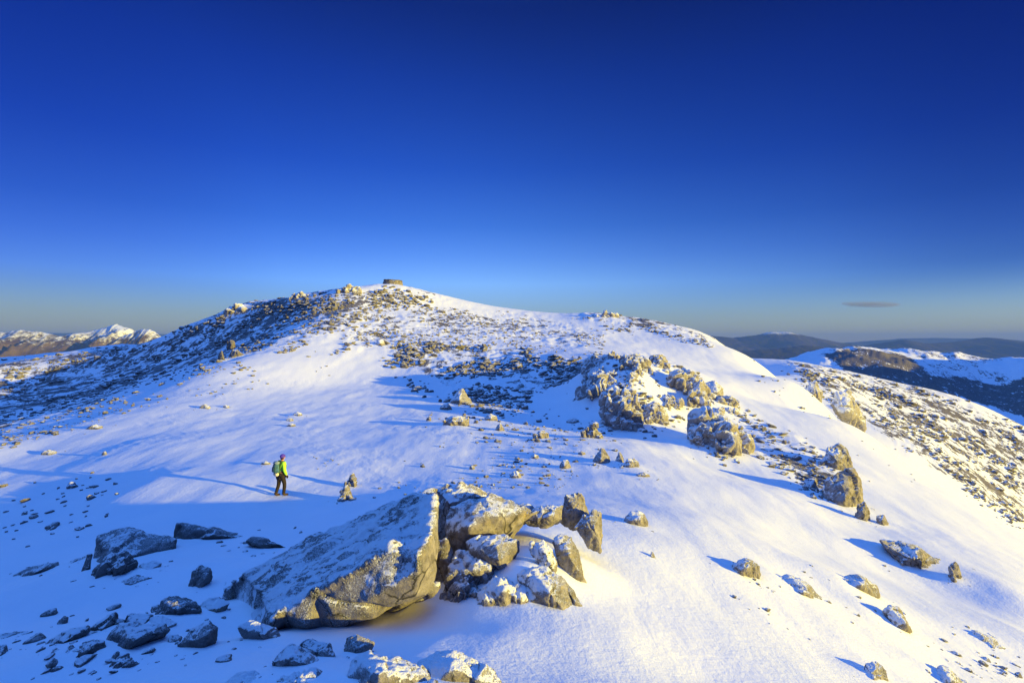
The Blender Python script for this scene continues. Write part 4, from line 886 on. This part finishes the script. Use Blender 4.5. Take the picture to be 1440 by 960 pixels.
# cloud: one thin lens of vapour far beyond the haze
def cloud():
    D = 13500; c = pt(1224, 428, D); bm = bmesh.new(); bmesh.ops.create_icosphere(bm, subdivisions=4, radius=1)
    m = bpy.data.meshes.new('cloud'); bm.to_mesh(m); bm.free(); v = get_v(m); d = fbm(v*1.7+2, 3)
    v = v*(1+.25*d)[:, None]*np.array([760, 500, 62]); v[:, 2] += -.055*v[:, 0]*.7
    set_v(m, v); m.polygons.foreach_set('use_smooth', np.ones(len(m.polygons), bool))
    mt = bpy.data.materials.new('cloud_vapour'); mt.use_nodes = True; t = mt.node_tree; t.nodes.clear(); o_ = t.nodes.new('ShaderNodeOutputMaterial'); vol = t.nodes.new('ShaderNodeVolumePrincipled')
    vol.inputs['Color'].default_value = (.38, .38, .52, 1); vol.inputs['Density'].default_value = .0011; t.links.new(vol.outputs[0], o_.inputs['Volume'])
    o = link('cloud', m, mt); o.location = c; tag(o, 'single thin grey lens of cloud low in the sky at right', 'cloud')
cloud()
# the air
def haze(density):
    top = max(tops+[20])+10; bot = BASE-12; bm = bmesh.new(); bmesh.ops.create_cube(bm, size=1)
    for v in bm.verts: v.co = Vector((v.co.x*31000, v.co.y*31000, bot if v.co.z < 0 else top))
    m = bpy.data.meshes.new('haze'); bm.to_mesh(m); bm.free()
    mt = bpy.data.materials.new('thin_blue_air'); mt.use_nodes = True; t = mt.node_tree; t.nodes.clear(); o_ = t.nodes.new('ShaderNodeOutputMaterial'); vol = t.nodes.new('ShaderNodeVolumePrincipled')
    vol.inputs['Color'].default_value = (.14, .31, 1.0, 1); vol.inputs['Density'].default_value = density; vol.inputs['Anisotropy'].default_value = 0.0; t.links.new(vol.outputs[0], o_.inputs['Volume'])
    o = link('haze', m, mt); tag(o, 'thin blue air over the far hills', 'haze', kind='stuff')
haze(7e-5)

# ------------------------------------------------------------------ light
SUN_EL, SUN_AZ = 6.6, 114.0           # azimuth clockwise from the view direction (+y)
sdir = Vector((math.cos(R(SUN_EL))*math.sin(R(SUN_AZ)), math.cos(R(SUN_EL))*math.cos(R(SUN_AZ)), math.sin(R(SUN_EL))))
L = bpy.data.lights.new('sun', 'SUN'); L.energy = 4.8; L.angle = R(.5); L.color = (1.0, .79, .13)
lo = bpy.data.objects.new('sun', L); COL.objects.link(lo); lo.rotation_euler = sdir.to_track_quat('Z', 'Y').to_euler(); lo.location = sdir*50
w = bpy.data.worlds.new('World'); sc.world = w; w.use_nodes = True; t = w.node_tree; t.nodes.clear()
out = t.nodes.new('ShaderNodeOutputWorld'); bg = t.nodes.new('ShaderNodeBackground'); sky = t.nodes.new('ShaderNodeTexSky'); sky.sky_type = 'NISHITA'
sky.sun_disc = False; sky.sun_elevation = R(SUN_EL); sky.sun_rotation = R(SUN_AZ); sky.altitude = 1000; sky.air_density = 1.0; sky.dust_density = .3; sky.ozone_density = 2.5
bg.inputs['Strength'].default_value = .12
def N_(typ, **kw):
    x = t.nodes.new(typ)
    for k, v in kw.items(): setattr(x, k, v)
    return x
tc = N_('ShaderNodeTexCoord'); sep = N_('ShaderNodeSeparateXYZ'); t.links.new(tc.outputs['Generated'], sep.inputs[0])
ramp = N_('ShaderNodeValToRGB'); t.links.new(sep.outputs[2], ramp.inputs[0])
SKY = [(0.0, (.575, .59, .82)), (.045, (.575, .625, .94)), (.108, (.60, .78, 1.38)), (.16, (.38, .58, 1.25)), (.215, (.22, .43, 1.1)), (.314, (.10, .275, .96)), (.445, (.056, .173, .75)), (.545, (.037, .10, .49)), (.65, (.08, .25, .8)), (.80, (2.9, 4.4, 6.8)), (1.0, (4.5, 6.4, 9.2))]  # overhead part, out of view, is raised to light the shaded snow blue
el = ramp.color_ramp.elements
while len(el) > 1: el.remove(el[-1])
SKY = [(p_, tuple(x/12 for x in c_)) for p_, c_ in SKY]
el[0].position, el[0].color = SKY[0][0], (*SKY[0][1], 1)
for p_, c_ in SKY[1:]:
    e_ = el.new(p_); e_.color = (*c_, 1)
mul = N_('ShaderNodeMix', data_type='RGBA', blend_type='MULTIPLY'); mul.inputs[0].default_value = 1
t.links.new(sky.outputs[0], mul.inputs[6]); t.links.new(ramp.outputs[0], mul.inputs[7])
# sky dimmed by azimuth: to the left, to the right and towards the sun
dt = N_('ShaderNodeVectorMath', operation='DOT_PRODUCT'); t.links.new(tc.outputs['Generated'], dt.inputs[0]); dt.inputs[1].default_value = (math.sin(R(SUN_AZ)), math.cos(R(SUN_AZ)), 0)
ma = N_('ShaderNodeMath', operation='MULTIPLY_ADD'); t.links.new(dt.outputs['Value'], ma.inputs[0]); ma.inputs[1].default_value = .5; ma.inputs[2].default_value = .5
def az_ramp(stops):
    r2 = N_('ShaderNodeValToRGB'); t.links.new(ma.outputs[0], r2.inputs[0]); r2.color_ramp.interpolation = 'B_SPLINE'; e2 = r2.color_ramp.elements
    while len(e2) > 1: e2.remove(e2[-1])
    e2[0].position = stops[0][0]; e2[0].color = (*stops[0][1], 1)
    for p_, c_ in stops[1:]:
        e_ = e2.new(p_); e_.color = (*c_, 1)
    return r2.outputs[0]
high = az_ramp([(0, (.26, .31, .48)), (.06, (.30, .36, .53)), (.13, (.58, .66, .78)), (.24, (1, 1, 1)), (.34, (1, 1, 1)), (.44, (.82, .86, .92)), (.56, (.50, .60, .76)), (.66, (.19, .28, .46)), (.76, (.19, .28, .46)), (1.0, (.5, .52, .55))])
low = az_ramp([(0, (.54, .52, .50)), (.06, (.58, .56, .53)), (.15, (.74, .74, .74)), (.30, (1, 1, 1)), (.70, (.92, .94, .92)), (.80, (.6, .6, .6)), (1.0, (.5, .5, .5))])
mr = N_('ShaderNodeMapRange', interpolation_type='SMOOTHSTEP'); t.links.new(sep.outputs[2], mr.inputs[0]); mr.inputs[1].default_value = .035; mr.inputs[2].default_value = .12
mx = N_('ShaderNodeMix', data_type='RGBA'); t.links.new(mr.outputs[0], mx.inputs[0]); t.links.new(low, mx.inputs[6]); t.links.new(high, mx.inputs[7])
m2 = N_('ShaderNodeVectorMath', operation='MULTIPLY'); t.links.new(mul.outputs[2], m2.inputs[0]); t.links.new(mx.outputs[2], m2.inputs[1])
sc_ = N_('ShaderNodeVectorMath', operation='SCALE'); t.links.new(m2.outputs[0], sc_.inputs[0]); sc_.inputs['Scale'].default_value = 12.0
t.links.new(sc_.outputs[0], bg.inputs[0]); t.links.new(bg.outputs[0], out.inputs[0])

# ------------------------------------------------------------------ camera
cd = bpy.data.cameras.new('camera'); cd.sensor_width = 36; cd.lens = 36*F/1440; cd.clip_start = .1; cd.clip_end = 60000; cd.shift_y = (HV-480)/1440
co = bpy.data.objects.new('camera', cd); COL.objects.link(co); co.location = (0, 0, 0); co.rotation_euler = (R(90), 0, 0); sc.camera = co
sc.view_settings.view_transform = 'Standard'; sc.view_settings.look = 'None'; sc.view_settings.gamma = 1; sc.view_settings.exposure = 1.0
sc.view_settings.use_curve_mapping = False
sc.cycles.max_bounces = 6; sc.cycles.volume_bounces = 0
